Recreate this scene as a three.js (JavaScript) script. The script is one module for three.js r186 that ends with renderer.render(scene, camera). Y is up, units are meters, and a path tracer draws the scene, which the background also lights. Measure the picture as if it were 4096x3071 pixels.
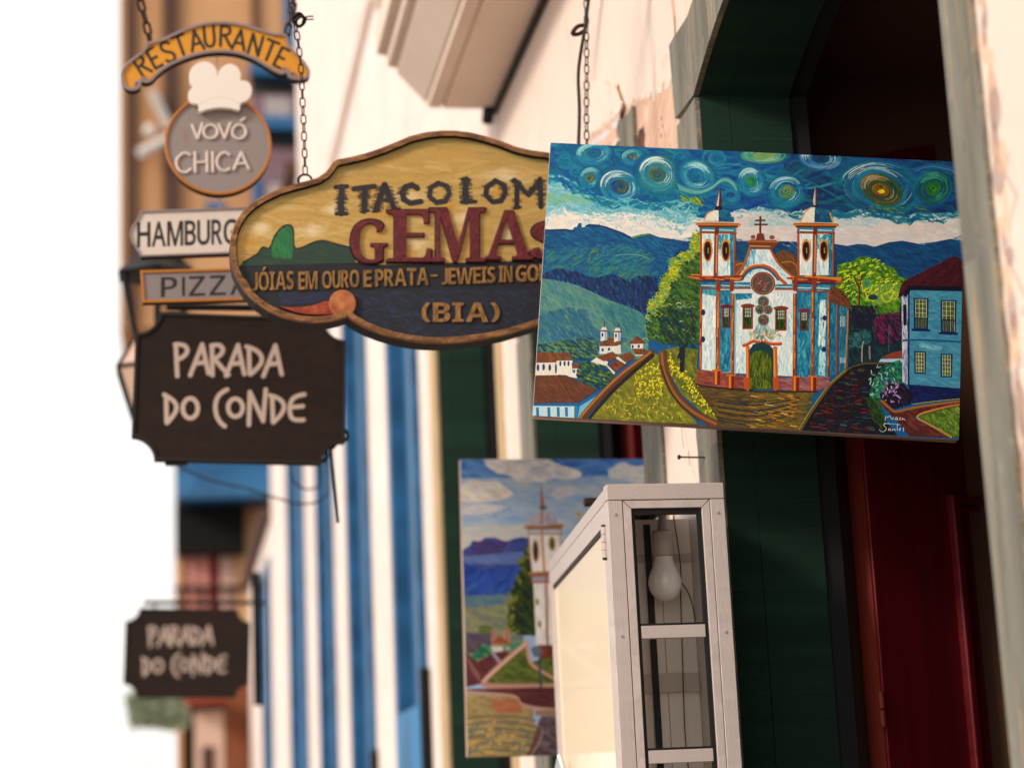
import * as THREE from 'three';
import { mergeGeometries } from 'three/addons/utils/BufferGeometryUtils.js';
import { RoundedBoxGeometry } from 'three/addons/geometries/RoundedBoxGeometry.js';
import { FontLoader } from 'three/addons/loaders/FontLoader.js';

// ---------------------------------------------------------------- camera, sky, sun, exposure
const scene = new THREE.Scene();
const camera = new THREE.PerspectiveCamera(22.02, 1024 / 767, 0.1, 400);
{
  const m = new THREE.Matrix4().makeBasis(
    new THREE.Vector3(0.98544, -0.04305, 0.16447),
    new THREE.Vector3(0.00645, 0.97619, 0.21684),
    new THREE.Vector3(-0.16989, -0.21262, 0.96225));
  camera.quaternion.setFromRotationMatrix(m);
  camera.position.set(0, 1.6, 0);
  camera.focus = 3.2;
  camera.userData.fStop = 2.8;
}
const renderer = new THREE.WebGLRenderer({ antialias: true });
renderer.toneMapping = THREE.LinearToneMapping;
renderer.toneMappingExposure = 1.25;
renderer.shadowMap.enabled = true;
{
  const w = 64, h = 32, d = new Float32Array(w * h * 4);
  for (let j = 0; j < h; j++) for (let i = 0; i < w; i++) {
    const el = Math.max(0, (j + 0.5) / h * 2 - 1), k = (j * w + i) * 4;   // 0 horizon, 1 zenith
    d[k] = 0.96 - 0.08 * el; d[k + 1] = 0.92 - 0.06 * el; d[k + 2] = 0.88 - 0.01 * el; d[k + 3] = 1;
  }
  const sky = new THREE.DataTexture(d, w, h, THREE.RGBAFormat, THREE.FloatType);
  sky.mapping = THREE.EquirectangularReflectionMapping; sky.magFilter = THREE.LinearFilter; sky.needsUpdate = true;
  scene.background = sky; scene.environment = sky;
}
const sun = new THREE.DirectionalLight(new THREE.Color(1, 0.885, 0.76), 2.1);
sun.position.set(-9, 8, 1.5); sun.target.position.set(0.9, 2.4, -4);
sun.castShadow = true; sun.shadow.radius = 24; sun.shadow.mapSize.set(2048, 2048);
Object.assign(sun.shadow.camera, { left: -14, right: 14, top: 14, bottom: -14, near: 0.1, far: 60 });
scene.add(sun, sun.target);

// ---------------------------------------------------------------- helpers
function rng(a) { return () => { a |= 0; a = a + 0x6D2B79F5 | 0; let t = Math.imul(a ^ a >>> 15, 1 | a); t = t + Math.imul(t ^ t >>> 7, 61 | t) ^ t; return ((t ^ t >>> 14) >>> 0) / 4294967296; }; }
const R = rng(77);
const rr = (a, b) => a + (b - a) * R();
const pick = (a) => a[Math.floor(R() * a.length)];
const used = {};
function numbered(n) { used[n] = (used[n] ?? -1) + 1; return used[n] ? n + '_' + String(used[n]).padStart(3, '0') : n; }
function thing(name, label, category, pos = [0, 0, 0], group) {
  const o = new THREE.Group(); o.name = numbered(name); o.position.set(...pos); scene.add(o);
  o.userData = { label, category }; if (group) o.userData.group = group; return o;
}
function obj(name, geo, m, parent) {
  const g = Array.isArray(geo) ? mergeGeometries(geo.map((x) => { const y = x.index ? x.toNonIndexed() : x.clone(); for (const k of Object.keys(y.attributes)) if (!['position', 'normal', 'uv'].includes(k)) y.deleteAttribute(k); y.clearGroups(); return y; })) : geo;
  const o = new THREE.Mesh(g, m); o.name = name; o.castShadow = o.receiveShadow = true; parent.add(o); return o;
}
const box = (x0, x1, y0, y1, z0, z1) => { const g = new THREE.BoxGeometry(Math.abs(x1 - x0), Math.abs(y1 - y0), Math.abs(z1 - z0)); boxUV(g); return g.translate((x0 + x1) / 2, (y0 + y1) / 2, (z0 + z1) / 2); };
const rbox = (x0, x1, y0, y1, z0, z1, r = 0.003) => new RoundedBoxGeometry(Math.abs(x1 - x0), Math.abs(y1 - y0), Math.abs(z1 - z0), 2, r).translate((x0 + x1) / 2, (y0 + y1) / 2, (z0 + z1) / 2);
function boxUV(g) {   // uv in metres
  const p = g.attributes.position, n = g.attributes.normal, u = g.attributes.uv;
  for (let i = 0; i < p.count; i++) {
    const ax = Math.abs(n.getX(i)), ay = Math.abs(n.getY(i));
    if (ax > 0.5) u.setXY(i, p.getZ(i), p.getY(i)); else if (ay > 0.5) u.setXY(i, p.getX(i), p.getZ(i)); else u.setXY(i, p.getX(i), p.getY(i));
  }
}
const V3 = (a) => new THREE.Vector3(a[0], a[1], a[2]);
const tube = (pts, r, seg = 24, rad = 8, closed = false) => new THREE.TubeGeometry(new THREE.CatmullRomCurve3(pts.map(V3), closed, 'centripetal'), seg, r, rad, closed);
function cyl(a, b, r0, r1 = r0, n = 12) {
  const A = V3(a), B = V3(b), d = B.clone().sub(A), g = new THREE.CylinderGeometry(r1, r0, d.length(), n);
  return g.applyQuaternion(new THREE.Quaternion().setFromUnitVectors(new THREE.Vector3(0, 1, 0), d.normalize())).translate((A.x + B.x) / 2, (A.y + B.y) / 2, (A.z + B.z) / 2);
}
function poly(pts, holes = []) { const s = new THREE.Shape(pts.map((p) => new THREE.Vector2(p[0], p[1]))); for (const h of holes) s.holes.push(new THREE.Path(h.map((p) => new THREE.Vector2(p[0], p[1])))); return s; }
const extr = (s, depth, bevel = 0) => new THREE.ExtrudeGeometry(s, { depth, bevelEnabled: bevel > 0, bevelThickness: bevel, bevelSize: bevel, bevelOffset: -bevel, bevelSegments: 2, curveSegments: 8 });
// a shape drawn in (u = -z, v = y) stood up as a wall from x to x + depth
const wallExtr = (s, x, depth, bevel = 0) => extr(s, depth, bevel).rotateY(Math.PI / 2).translate(x, 0, 0);
function offset(pts, d) {   // closed outline moved inwards by d (outline clockwise or not)
  let area = 0; const n = pts.length;
  for (let i = 0; i < n; i++) { const a = pts[i], b = pts[(i + 1) % n]; area += a[0] * b[1] - b[0] * a[1]; }
  const s = Math.sign(area);
  return pts.map((p, i) => {
    const a = pts[(i + n - 1) % n], b = pts[(i + 1) % n];
    let e1 = [p[0] - a[0], p[1] - a[1]], e2 = [b[0] - p[0], b[1] - p[1]];
    const l1 = Math.hypot(...e1) || 1, l2 = Math.hypot(...e2) || 1;
    let nx = -(e1[1] / l1 + e2[1] / l2) * s, ny = (e1[0] / l1 + e2[0] / l2) * s; const l = Math.hypot(nx, ny) || 1;
    const k = Math.min(1.6, 2 / l) * d;
    return [p[0] + nx / l * k, p[1] + ny / l * k];
  });
}
function smooth(pts, per = 6) { const c = new THREE.CatmullRomCurve3(pts.map((p) => new THREE.Vector3(p[0], p[1], 0)), true, 'centripetal'); return c.getPoints(pts.length * per).slice(0, -1).map((p) => [p.x, p.y]); }
function canvas(w, h) { const c = document.createElement('canvas'); c.width = w; c.height = h; return c; }
function ctex(c, srgb = true) { const t = new THREE.CanvasTexture(c); if (srgb) t.colorSpace = THREE.SRGBColorSpace; t.wrapS = t.wrapT = THREE.RepeatWrapping; return t; }
// tiling value noise
const lat = (() => { const r = rng(5), a = new Float32Array(4096); for (let i = 0; i < 4096; i++) a[i] = r(); return a; })();
function vnoise(x, y, per) {
  const xi = Math.floor(x), yi = Math.floor(y), fx = x - xi, fy = y - yi, sx = fx * fx * (3 - 2 * fx), sy = fy * fy * (3 - 2 * fy);
  const L = (i, j) => lat[(((i % per) + per) % per * 57 + ((j % per) + per) % per * 131 + per * 7) & 4095];
  return (L(xi, yi) * (1 - sx) + L(xi + 1, yi) * sx) * (1 - sy) + (L(xi, yi + 1) * (1 - sx) + L(xi + 1, yi + 1) * sx) * sy;
}
function fbm(x, y, per, oct = 4) { let s = 0, a = 0.5, t = 0; for (let o = 0; o < oct; o++) { s += a * vnoise(x, y, per); t += a; x *= 2; y *= 2; per *= 2; a *= 0.55; } return s / t; }
// noise map: colours between two, sx / sy are lattice cells across the tile
function noiseTex(size, a, b, cx, cy, oct = 4, spot = 0) {
  const c = canvas(size, size), g = c.getContext('2d'), im = g.createImageData(size, size), d = im.data, r = rng(cx * 31 + cy);
  for (let y = 0; y < size; y++) for (let x = 0; x < size; x++) {
    const f = Math.min(1, Math.max(0, (fbm(x / size * cx, y / size * cy, cx === cy ? cx : Math.max(cx, cy), oct) - 0.25) * 2)) + (r() - 0.5) * spot, k = (y * size + x) * 4;
    for (let q = 0; q < 3; q++) d[k + q] = a[q] + (b[q] - a[q]) * f; d[k + 3] = 255;
  }
  g.putImageData(im, 0, 0); return ctex(c);
}
function mat(color, rough = 0.8, o = {}) { return new THREE.MeshStandardMaterial({ color, roughness: rough, ...o }); }
function rep(t, u, v = u) { const c = t.clone(); c.repeat.set(u, v); c.needsUpdate = true; return c; }

const bumpT = noiseTex(256, [0, 0, 0], [255, 255, 255], 16, 16, 4, 0.2);
const grainT = noiseTex(256, [90, 90, 90], [255, 255, 255], 64, 4, 3, 0.15);
const M = {
  plasterFar: mat(0xffffff, 0.9, { map: rep(noiseTex(256, [236, 214, 203], [247, 231, 222], 5, 5, 5, 0.05), 0.5), bumpMap: rep(bumpT, 1), bumpScale: 0.004 }),
  greyFrame: mat(0xffffff, 0.8, { map: rep(noiseTex(512, [102, 100, 90], [138, 135, 124], 7, 3, 5, 0.16), 3.1, 0.9), bumpMap: rep(bumpT, 9, 3), bumpScale: 0.0009 }),
  cream: mat(0xffffff, 0.8, { map: rep(noiseTex(256, [178, 148, 108], [204, 174, 132], 8, 4, 4, 0.05), 1) }),
  cornice: mat(0xffffff, 0.85, { map: rep(noiseTex(256, [230, 208, 190], [242, 222, 204], 4, 4, 4, 0.04), 1) }),
  green: mat(0xffffff, 0.85, { map: rep(noiseTex(512, [4, 40, 26], [12, 58, 40], 9, 3, 5, 0.3), 3, 0.9), bumpMap: rep(bumpT, 6, 2), bumpScale: 0.00015 }),
  darkStop: mat(0x17181c, 0.7),
  red: mat(0xffffff, 0.5, { map: rep(noiseTex(256, [112, 12, 24], [130, 17, 32], 32, 3, 4, 0.15), 2, 1) }),
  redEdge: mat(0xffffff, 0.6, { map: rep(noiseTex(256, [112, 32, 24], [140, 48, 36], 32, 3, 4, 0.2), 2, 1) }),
  brownIn: mat(0x5c3c2c, 0.95),
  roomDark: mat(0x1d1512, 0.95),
  iron: mat(0x15110f, 0.55, { metalness: 0.4 }),
  rust: mat(0xffffff, 0.75, { metalness: 0.3, map: noiseTex(128, [26, 18, 16], [74, 40, 26], 8, 8, 4, 0.2) }),
  black: mat(0x070708, 0.6),
  alu: mat(0xffffff, 0.45, { metalness: 0.1, map: rep(noiseTex(512, [204, 189, 183], [218, 203, 197], 24, 24, 4, 0.5), 2.5), bumpMap: rep(bumpT, 6), bumpScale: 0.0003 }),
  aluDull: mat(0xa99f9e, 0.55, { metalness: 0.15 }),
  white: mat(0xd9d2cc, 0.6),
  glass: new THREE.MeshPhysicalMaterial({ color: 0xffffff, roughness: 0.02, transmission: 1, thickness: 0, ior: 1.5 }),
  blue: mat(0xffffff, 0.5, { map: rep(noiseTex(256, [18, 74, 114], [36, 102, 148], 6, 3, 5, 0.1), 1.3, 0.4) }),
  blueB: mat(0x185c8c, 0.55),
  tan: mat(0xffffff, 0.9, { map: rep(noiseTex(256, [186, 138, 96], [212, 164, 118], 6, 3, 4, 0.05), 0.15) }),
  brownTrim: mat(0x4a2b1c, 0.7),
  mauve: mat(0x7d626c, 0.8),
};
{ // old brush-painted timber: splits, bare tan patches, chips
  const g = M.greyFrame.map.image.getContext('2d'), q = rng(61), c = (a, b) => a + (b - a) * q();
  for (let i = 0; i < 46; i++) { const x = c(0, 512), y = c(0, 512), w = c(8, 40), h = c(30, 140); for (let k = 0; k < 26; k++) { g.fillStyle = `rgba(${178 + c(-12, 12)},${152 + c(-12, 8)},${108 + c(-10, 10)},0.16)`; g.fillRect(x + c(-w, w) / 2, y + c(-h, h) / 2, c(2, 7), c(10, 50)); } }
  for (let i = 0; i < 90; i++) { const x = c(0, 512), y = c(0, 512), l = c(14, 120); g.strokeStyle = `rgba(46,42,34,${c(0.25, 0.7)})`; g.lineWidth = c(0.7, 2.4); g.beginPath(); g.moveTo(x, y); g.lineTo(x + c(-3, 3), y + l * 0.5); g.lineTo(x + c(-4, 4), y + l); g.stroke(); }
  for (let i = 0; i < 160; i++) { g.fillStyle = q() < 0.5 ? 'rgba(205,202,190,.5)' : 'rgba(60,56,46,.5)'; g.fillRect(c(0, 512), c(0, 512), c(1, 5), c(1, 7)); }
  const e = M.green.map.image.getContext('2d');
  for (let i = 0; i < 70; i++) { e.strokeStyle = pick(['rgba(60,100,74,.35)', 'rgba(2,14,10,.5)', 'rgba(90,120,84,.22)']); e.lineWidth = c(0.8, 2.2); const x = c(0, 512), y = c(0, 512); e.beginPath(); e.moveTo(x, y); e.lineTo(x + c(-3, 3), y + c(10, 90)); e.stroke(); }
}
const font = await new FontLoader().loadAsync('fonts/droid/droid_serif_bold.typeface.json');
const fontSans = await new FontLoader().loadAsync('fonts/droid/droid_sans_bold.typeface.json');
const fontThin = await new FontLoader().loadAsync('fonts/droid/droid_sans_regular.typeface.json');

// a plan sheet (drawing units) laid out in metres in the plane of a sign: projective map of the survey sheet
const plan = (c) => (x, y) => { const w = c[6] * x + c[7] * y + 1; return [(c[0] * x + c[1] * y + c[2]) / w, (c[3] * x + c[4] * y + c[5]) / w]; };
const inSign = (map, cx, cy, roll = 0) => { const c = Math.cos(roll), s = Math.sin(roll); return (x, y) => { const p = map(x, y), a = p[0] - cx, b = p[1] - cy; return [a * c + b * s, -a * s + b * c]; }; };

// drawing with sheets: D.to maps (x, y) of a sheet to canvas pixels
function drawer(ctx, to) {
  const D = {
    path(pts, close) { ctx.beginPath(); pts.forEach((p, i) => { const q = to(p[0], p[1]); i ? ctx.lineTo(q[0], q[1]) : ctx.moveTo(q[0], q[1]); }); if (close) ctx.closePath(); },
    curve(pts, close) {
      const q = pts.map((p) => to(p[0], p[1])), n = q.length; ctx.beginPath();
      if (n < 3) { q.forEach((p, i) => i ? ctx.lineTo(p[0], p[1]) : ctx.moveTo(p[0], p[1])); return; }
      if (close) { ctx.moveTo((q[0][0] + q[n - 1][0]) / 2, (q[0][1] + q[n - 1][1]) / 2); for (let i = 0; i < n; i++) { const b = q[(i + 1) % n]; ctx.quadraticCurveTo(q[i][0], q[i][1], (q[i][0] + b[0]) / 2, (q[i][1] + b[1]) / 2); } ctx.closePath(); return; }
      ctx.moveTo(q[0][0], q[0][1]); for (let i = 1; i < n - 1; i++) { const l = i === n - 2; ctx.quadraticCurveTo(q[i][0], q[i][1], l ? q[i + 1][0] : (q[i][0] + q[i + 1][0]) / 2, l ? q[i + 1][1] : (q[i][1] + q[i + 1][1]) / 2); }
    },
    fill(pts, col, soft) { soft ? D.curve(pts, true) : D.path(pts, true); ctx.fillStyle = col; ctx.fill(); },
    line(pts, col, w, soft = true) { soft ? D.curve(pts) : D.path(pts); ctx.strokeStyle = col; ctx.lineWidth = w; ctx.lineCap = 'round'; ctx.lineJoin = 'round'; ctx.stroke(); },
    ell(x, y, rx, ry, col, w = 0) { const a = to(x, y), b = to(x + rx, y), c = to(x, y + ry); ctx.beginPath(); ctx.ellipse(a[0], a[1], Math.hypot(b[0] - a[0], b[1] - a[1]), Math.hypot(c[0] - a[0], c[1] - a[1]), Math.atan2(b[1] - a[1], b[0] - a[0]), 0, 7); if (w) { ctx.strokeStyle = col; ctx.lineWidth = w; ctx.stroke(); } else { ctx.fillStyle = col; ctx.fill(); } },
    dab(x, y, ang, len, w, col, bend = 0) {   // in sheet units for place, canvas units for size
      const p = to(x, y), c = Math.cos(ang) * len / 2, s = Math.sin(ang) * len / 2; ctx.beginPath(); ctx.moveTo(p[0] - c, p[1] - s); ctx.quadraticCurveTo(p[0] - s * bend, p[1] + c * bend, p[0] + c, p[1] + s); ctx.strokeStyle = col; ctx.lineWidth = w; ctx.lineCap = 'round'; ctx.stroke();
    },
    inside(pts, x, y) { let k = false; for (let i = 0, j = pts.length - 1; i < pts.length; j = i++) { const a = pts[i], b = pts[j]; if ((a[1] > y) !== (b[1] > y) && x < (b[0] - a[0]) * (y - a[1]) / (b[1] - a[1]) + a[0]) k = !k; } return k; },
    scatter(pts, n, cols, ang, len, w, alpha = 0.8, bend = 0.3) {
      let x0 = 1e9, x1 = -1e9, y0 = 1e9, y1 = -1e9; for (const p of pts) { x0 = Math.min(x0, p[0]); x1 = Math.max(x1, p[0]); y0 = Math.min(y0, p[1]); y1 = Math.max(y1, p[1]); }
      ctx.save(); D.path(pts, true); ctx.clip();
      for (let i = 0; i < n; i++) {
        const x = rr(x0, x1), y = rr(y0, y1); if (!D.inside(pts, x, y)) continue;
        ctx.globalAlpha = alpha * rr(0.5, 1); const a = typeof ang === 'function' ? ang(x, y) : ang;
        D.dab(x, y, a + rr(-0.35, 0.35), len * rr(0.5, 1.4), w * rr(0.5, 1.3), pick(cols), rr(-bend, bend));
      }
      ctx.restore(); ctx.globalAlpha = 1;
    },
    text(str, x0, y0, x1, y1, fnt, col, stroke = 0) {   // fitted into the sheet box
      const a = to(x0, y1), b = to(x1, y1), c = to(x0, y0); ctx.save(); ctx.font = fnt; const m = ctx.measureText(str), w = m.actualBoundingBoxRight + m.actualBoundingBoxLeft, h = m.actualBoundingBoxAscent + m.actualBoundingBoxDescent;
      ctx.setTransform((b[0] - a[0]) / w, (b[1] - a[1]) / w, -(c[0] - a[0]) / h, -(c[1] - a[1]) / h, a[0], a[1]);
      ctx.fillStyle = col; ctx.fillText(str, m.actualBoundingBoxLeft, -m.actualBoundingBoxDescent);
      if (stroke) { ctx.strokeStyle = col; ctx.lineWidth = stroke; ctx.lineJoin = 'round'; ctx.strokeText(str, m.actualBoundingBoxLeft, -m.actualBoundingBoxDescent); }
      ctx.restore();
    },
  };
  return D;
}
// projective map taking four corners to four corners
function quadMap(src, dst) {
  const A = [], n = 8;
  src.forEach((s, i) => { const [x, y] = s, [u, v] = dst[i]; A.push([x, y, 1, 0, 0, 0, -x * u, -y * u, u], [0, 0, 0, x, y, 1, -x * v, -y * v, v]); });
  for (let i = 0; i < n; i++) { let p = i; for (let r = i; r < n; r++) if (Math.abs(A[r][i]) > Math.abs(A[p][i])) p = r; [A[i], A[p]] = [A[p], A[i]]; for (let r = 0; r < n; r++) if (r !== i) { const k = A[r][i] / A[i][i]; for (let c = i; c <= n; c++) A[r][c] -= k * A[i][c]; } }
  return plan(A.map((r, i) => r[n] / r[i]));
}
function planarUV(g, x0, y0, w, h) { const p = g.attributes.position, u = g.attributes.uv; for (let i = 0; i < p.count; i++) u.setXY(i, (p.getX(i) - x0) / w, (p.getY(i) - y0) / h); return g; }
// letters cut out of board: each its own mesh, fitted into a sheet box
function cutLetters(str, boxes, fnt, to, z, depth, m, parent, name = 'letter') {
  [...str].forEach((ch, i) => {
    if (ch === ' ') return;
    const shapes = fnt.generateShapes(ch, 1); let x0 = 1e9, x1 = -1e9, y0 = 1e9, y1 = -1e9;
    const parts = shapes.map((s) => s.extractPoints(5));
    for (const p of parts) for (const q of p.shape) { x0 = Math.min(x0, q.x); x1 = Math.max(x1, q.x); y0 = Math.min(y0, q.y); y1 = Math.max(y1, q.y); }
    const b = boxes[i], f = (q) => to(b[0] + (q.x - x0) / (x1 - x0) * (b[2] - b[0]), b[3] + (q.y - y0) / (y1 - y0) * (b[1] - b[3]));
    obj(name, parts.map((p) => extr(poly(p.shape.map(f), p.holes.map((h) => h.map(f))), depth, depth * 0.2).translate(0, 0, z)), m, parent);
  });
}
// split a sheet box into letter boxes by the font's own widths
function spread(str, b, fnt, gap = 0.06) {
  const w = [...str].map((ch) => { if (ch === ' ') return 0.25; let lo = 1e9, hi = -1e9; for (const s of fnt.generateShapes(ch, 1)) for (const p of s.getPoints(3)) { lo = Math.min(lo, p.x); hi = Math.max(hi, p.x); } return hi - lo; });
  const tot = w.reduce((a, c) => a + c, 0) + gap * (w.length - 1), k = (b[2] - b[0]) / tot, sk = (b[4] ?? 0); let x = b[0];
  return w.map((c, i) => { const t = (x - b[0]) / (b[2] - b[0]), q = [x, b[1] + sk * t - (str[i] === 'Ó' ? 0.3 * (b[3] - b[1]) : 0), x + c * k, b[3] + sk * t]; x += (c + gap) * k; return q; });
}

// ---------------------------------------------------------------- ground and houses
const WX = 0.95;   // plane of the house fronts on the right of the street
{
  const g = new THREE.PlaneGeometry(240, 240).rotateX(-Math.PI / 2);
  const o = obj('street', g, mat(0xffffff, 0.95, { map: rep(noiseTex(256, [112, 104, 98], [150, 140, 130], 24, 24, 4, 0.2), 60) }), scene);
  o.userData.kind = 'structure';
}
// outline of a doorway in (u, v): jambs from v0 up to the spring, then a low arch
function arch(u0, u1, v0, spring, rise, grow = 0, n = 18) {
  const p = [[u1 + grow, v0]], c = (u0 + u1) / 2, h = (u1 - u0) / 2 + grow;
  for (let i = 0; i <= n; i++) { const t = 1 - 2 * i / n; p.push([c + h * t, spring + grow * 0.6 + rise * (1 - t * t)]); }
  p.push([u0 - grow, v0]); return p;
}
function bandPiece(outer, inner) { return poly([...outer, ...[...inner].reverse()]); }
function doorway(house, u0, u1, spring, rise, fw, leafWidth = 0.55, leafTurn = 0.49, frameM = M.greyFrame, wide = [fw, fw], archH = 0.152) {
  const r = rng(Math.round(u0 * 100)), jag = (a) => a + (r() - 0.5) * 0.005;
  const fr = new THREE.Group(); fr.name = 'door_frame'; house.add(fr);
  // two posts and the arch board, ragged where plaster meets them
  for (const far of [0, 1]) {
    const inn = far ? u1 : u0, out = far ? u1 + wide[1] : u0 - wide[0], e = [];
    for (let k = 0; k <= 110; k++) e.push([jag(out), spring - 0.012 - k / 110 * (spring - 0.02)]);
    obj('jamb_post', wallExtr(poly([[inn, spring - 0.004], ...e, [inn, 0.008]]), WX - 0.007, 0.009), frameM, fr);
  }
  const inA = arch(u0, u1, spring, spring, rise).slice(1, -1), outA = [];
  const n = 40; for (let i = 0; i <= n; i++) { const t = 1 - 2 * i / n; const u = (u0 + u1) / 2 + ((u1 - u0) / 2 + (t > 0 ? wide[1] : wide[2] ?? wide[0]) * 1.08) * t, k = Math.min(1, Math.abs(u - (u0 + u1) / 2) / ((u1 - u0) / 2)); outA.push([u, jag(spring + Math.max(archH, rise * (1 - k * k) + archH + 0.004))]); }
  obj('arch_board', wallExtr(bandPiece([[u1 + wide[1], spring + 0.004], ...outA, [u0 - (wide[2] ?? wide[0]), spring + 0.004]], inA), WX - 0.009, 0.011), frameM, fr);
  // painted lining, its rebate and the wider recess behind
  const lin = new THREE.Group(); lin.name = 'door_lining'; house.add(lin);
  obj('lining_board', wallExtr(bandPiece(arch(u0, u1, 0.01, spring, rise, 0.03), arch(u0, u1, 0.01, spring, rise, 0.0005)), WX + 0.003, 0.055), M.green, lin);
  obj('lining_board', wallExtr(bandPiece(arch(u0, u1, 0.01, spring, rise, 0.03), arch(u0, u1, 0.01, spring, rise, -0.0015)), WX + 0.0592, 0.113), M.green, lin);
  obj('door_stop', wallExtr(bandPiece(arch(u0, u1, 0.01, spring, rise, 0.03), arch(u0, u1, 0.01, spring, rise, 0.006)), WX + 0.1725, 0.036), M.darkStop, lin);
  // leaf folded inwards on the far jamb, arched top rising away from its hinges
  const leaf = new THREE.Group(); leaf.name = 'door_leaf'; leaf.position.set(WX + 0.272, 0, -(u1 + 0.03)); leaf.rotation.y = leafTurn; house.add(leaf);
  const lw = leafWidth, top = spring - 0.14, pr = 0.215, tp = (x) => top + 0.02 + 0.13 * (1 - (1 - x / lw) ** 2);
  const edge = []; for (let i = 0; i <= 12; i++) edge.push([lw * i / 12, tp(lw * i / 12)]);
  obj('leaf_panel', extr(poly([[0, 0.02], ...edge, [lw, 0.02]]), 0.04, 0.002).translate(0, 0, -0.042), M.red, leaf);
  obj('leaf_edge', box(-0.0035, -0.0005, 0.03, top, -0.04, -0.004), M.redEdge, leaf);  // lighter brownish red puts the sky light on this edge into colour
  const fx0 = pr, fx1 = lw - 0.06;
  for (const [y0, y1] of [[1.0, top - 0.585]]) {
    const ring = (d, w2) => poly([[fx0 + d, y0 + d], [fx0 + d, y1 - d], [fx1 - d, y1 - d], [fx1 - d, y0 + d]], [[[fx0 + d + w2, y0 + d + w2], [fx0 + d + w2, y1 - d - w2], [fx1 - d - w2, y1 - d - w2], [fx1 - d - w2, y0 + d + w2]]]);
    obj('moulding', [extr(ring(0, 0.012), 0.012, 0.004), extr(ring(0.017, 0.007), 0.008, 0.003)], M.red, leaf);
  }
  for (const y of [1.72, 0.5]) obj('hinge', [cyl([-0.012, y, 0.004], [-0.012, y + 0.028, 0.004], 0.006), cyl([-0.012, y + 0.031, 0.004], [-0.012, y + 0.06, 0.004], 0.006), box(-0.012, 0.0, y, y + 0.06, -0.002, 0.001)], M.redEdge, leaf);
  return lin;
}
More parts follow.
